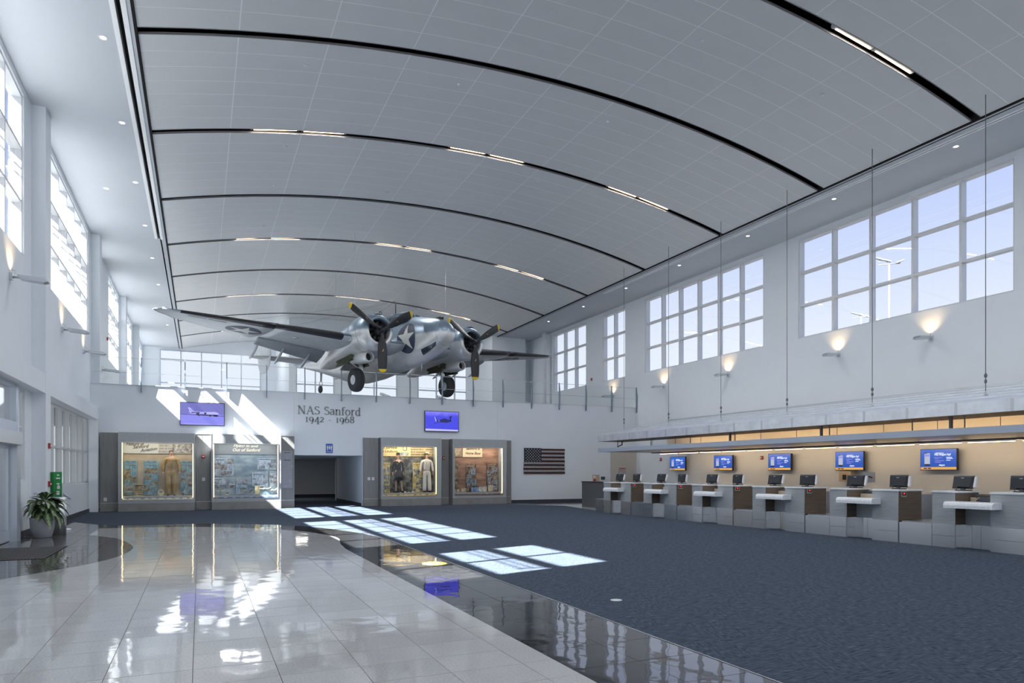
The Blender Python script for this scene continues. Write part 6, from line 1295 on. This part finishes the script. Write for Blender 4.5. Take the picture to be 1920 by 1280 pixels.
part(t, 'name_patch', MB().box(-.12 * k, -.03 * k, -.158 * k, -.150 * k, 1.345 * k, 1.375 * k), M['red'], world=False); part(t, 'name_patch', MB().box(.03 * k, .12 * k, -.158 * k, -.150 * k, 1.335 * k, 1.37 * k), M['dgrey'], world=False)
part(t, 'zip', MB().box(-.005 * k, .005 * k, -.162 * k, -.154 * k, 1.08 * k, 1.42 * k), M['dgrey'], world=False)
hairdo(t, k, HAIRB); shoes(t, k, F1, mat('brown_boot', (.06, .035, .02), .5))
# navy skirt suit
A2 = {-1: ((-.235, .02, 1.17), (-.27, -.04, .93)), 1: ((.22, .03, 1.17), (.235, .02, .95))}; F2 = {-1: (-.10, .02), 1: (.17, -.05)}
t, k, _ = figure('mannequin', 'figure in a navy skirt uniform standing in the uniform display case', 7.97, 29.74, ZC, 1.72, True, {'arm': A2, 'foot': F2})
V, Eg = top_cloth(A2, .172, .93, (.155, .12), (.165, .125), .056, .068); cloth(t, k, 'jacket', V, Eg, NV, 'navy uniform jacket')
part(t, 'skirt', MB().lathe([(.12 * k, 1.06 * k), (.165 * k, .95 * k), (.19 * k, .75 * k), (.215 * k, .56 * k), (.20 * k, .56 * k)], (0, 0, 0), n=28).xf(Matrix.Translation((.02, -.01, 0)) @ Matrix.Diagonal((1, .72, 1, 1))), NV, 'navy skirt', world=False)
part(t, 'collar', MB().add([(-.05 * k, -.118 * k, 1.47 * k), (.05 * k, -.118 * k, 1.47 * k), (0, -.15 * k, 1.36 * k)], [(0, 1, 2)]).add([(-.05 * k, -.11 * k, 1.47 * k), (.05 * k, -.11 * k, 1.47 * k), (0, -.145 * k, 1.36 * k)], [(0, 1, 2)]), WHC, 'white shirt collar', world=False)
part(t, 'badge', MB().box(-.085 * k, -.06 * k, -.152 * k, -.142 * k, 1.30 * k, 1.345 * k), M['yellow'], world=False)
hairdo(t, k, HAIRL, True); shoes(t, k, F2, NV)
part(t, 'cap', MB().loft([[(.088 * k * a * math.cos(2 * PI * j / 20), .01 * k + .1 * k * a * math.sin(2 * PI * j / 20), z * k) for j in range(20)] for a, z in ((1, 1.735), (1.05, 1.77), (.95, 1.82), (.6, 1.845), (.1, 1.85))]), NV, 'navy cap', world=False)
# white sailor suit
A3 = {-1: ((-.275, .02, 1.17), (-.30, -.03, .94)), 1: ((.27, .02, 1.17), (.275, -.06, .95))}; F3 = {-1: (-.11, 0), 1: (.13, -.02)}
t, k, _ = figure('mannequin', 'figure in a white sailor suit standing in the uniform display case', 9.28, 29.74, ZC, 1.76, False, {'arm': A3, 'foot': F3})
V, Eg = legs_cloth(F3, .105, .100, .105, .05); cloth(t, k, 'trousers', V, Eg, WHC, 'white bell bottom trousers')
V, Eg = top_cloth(A3, .205, .93, (.168, .125), (.20, .135), .066, .080); cloth(t, k, 'jumper', V, Eg, WHC, 'white sailor jumper')
part(t, 'collar', MB().hexa([(-.12 * k, -.13 * k, 1.47 * k), (0, -.162 * k, 1.31 * k), (.12 * k, -.13 * k, 1.47 * k), (0, .14 * k, 1.47 * k), (-.12 * k, -.12 * k, 1.485 * k), (0, -.152 * k, 1.33 * k), (.12 * k, -.12 * k, 1.485 * k), (0, .14 * k, 1.485 * k)]), WHC, 'white collar flap', world=False)
hairdo(t, k, HAIRB); shoes(t, k, F3, NV)
part(t, 'cap', MB().lathe([(.001, 1.80 * k), (.07 * k, 1.795 * k), (.088 * k, 1.76 * k), (.10 * k, 1.755 * k), (.108 * k, 1.80 * k), (.103 * k, 1.80 * k), (.095 * k, 1.762 * k)], (0, 0, 0), n=24).xf(Matrix.Translation((0, .01, .02))), WHC, 'white sailor cap', world=False)
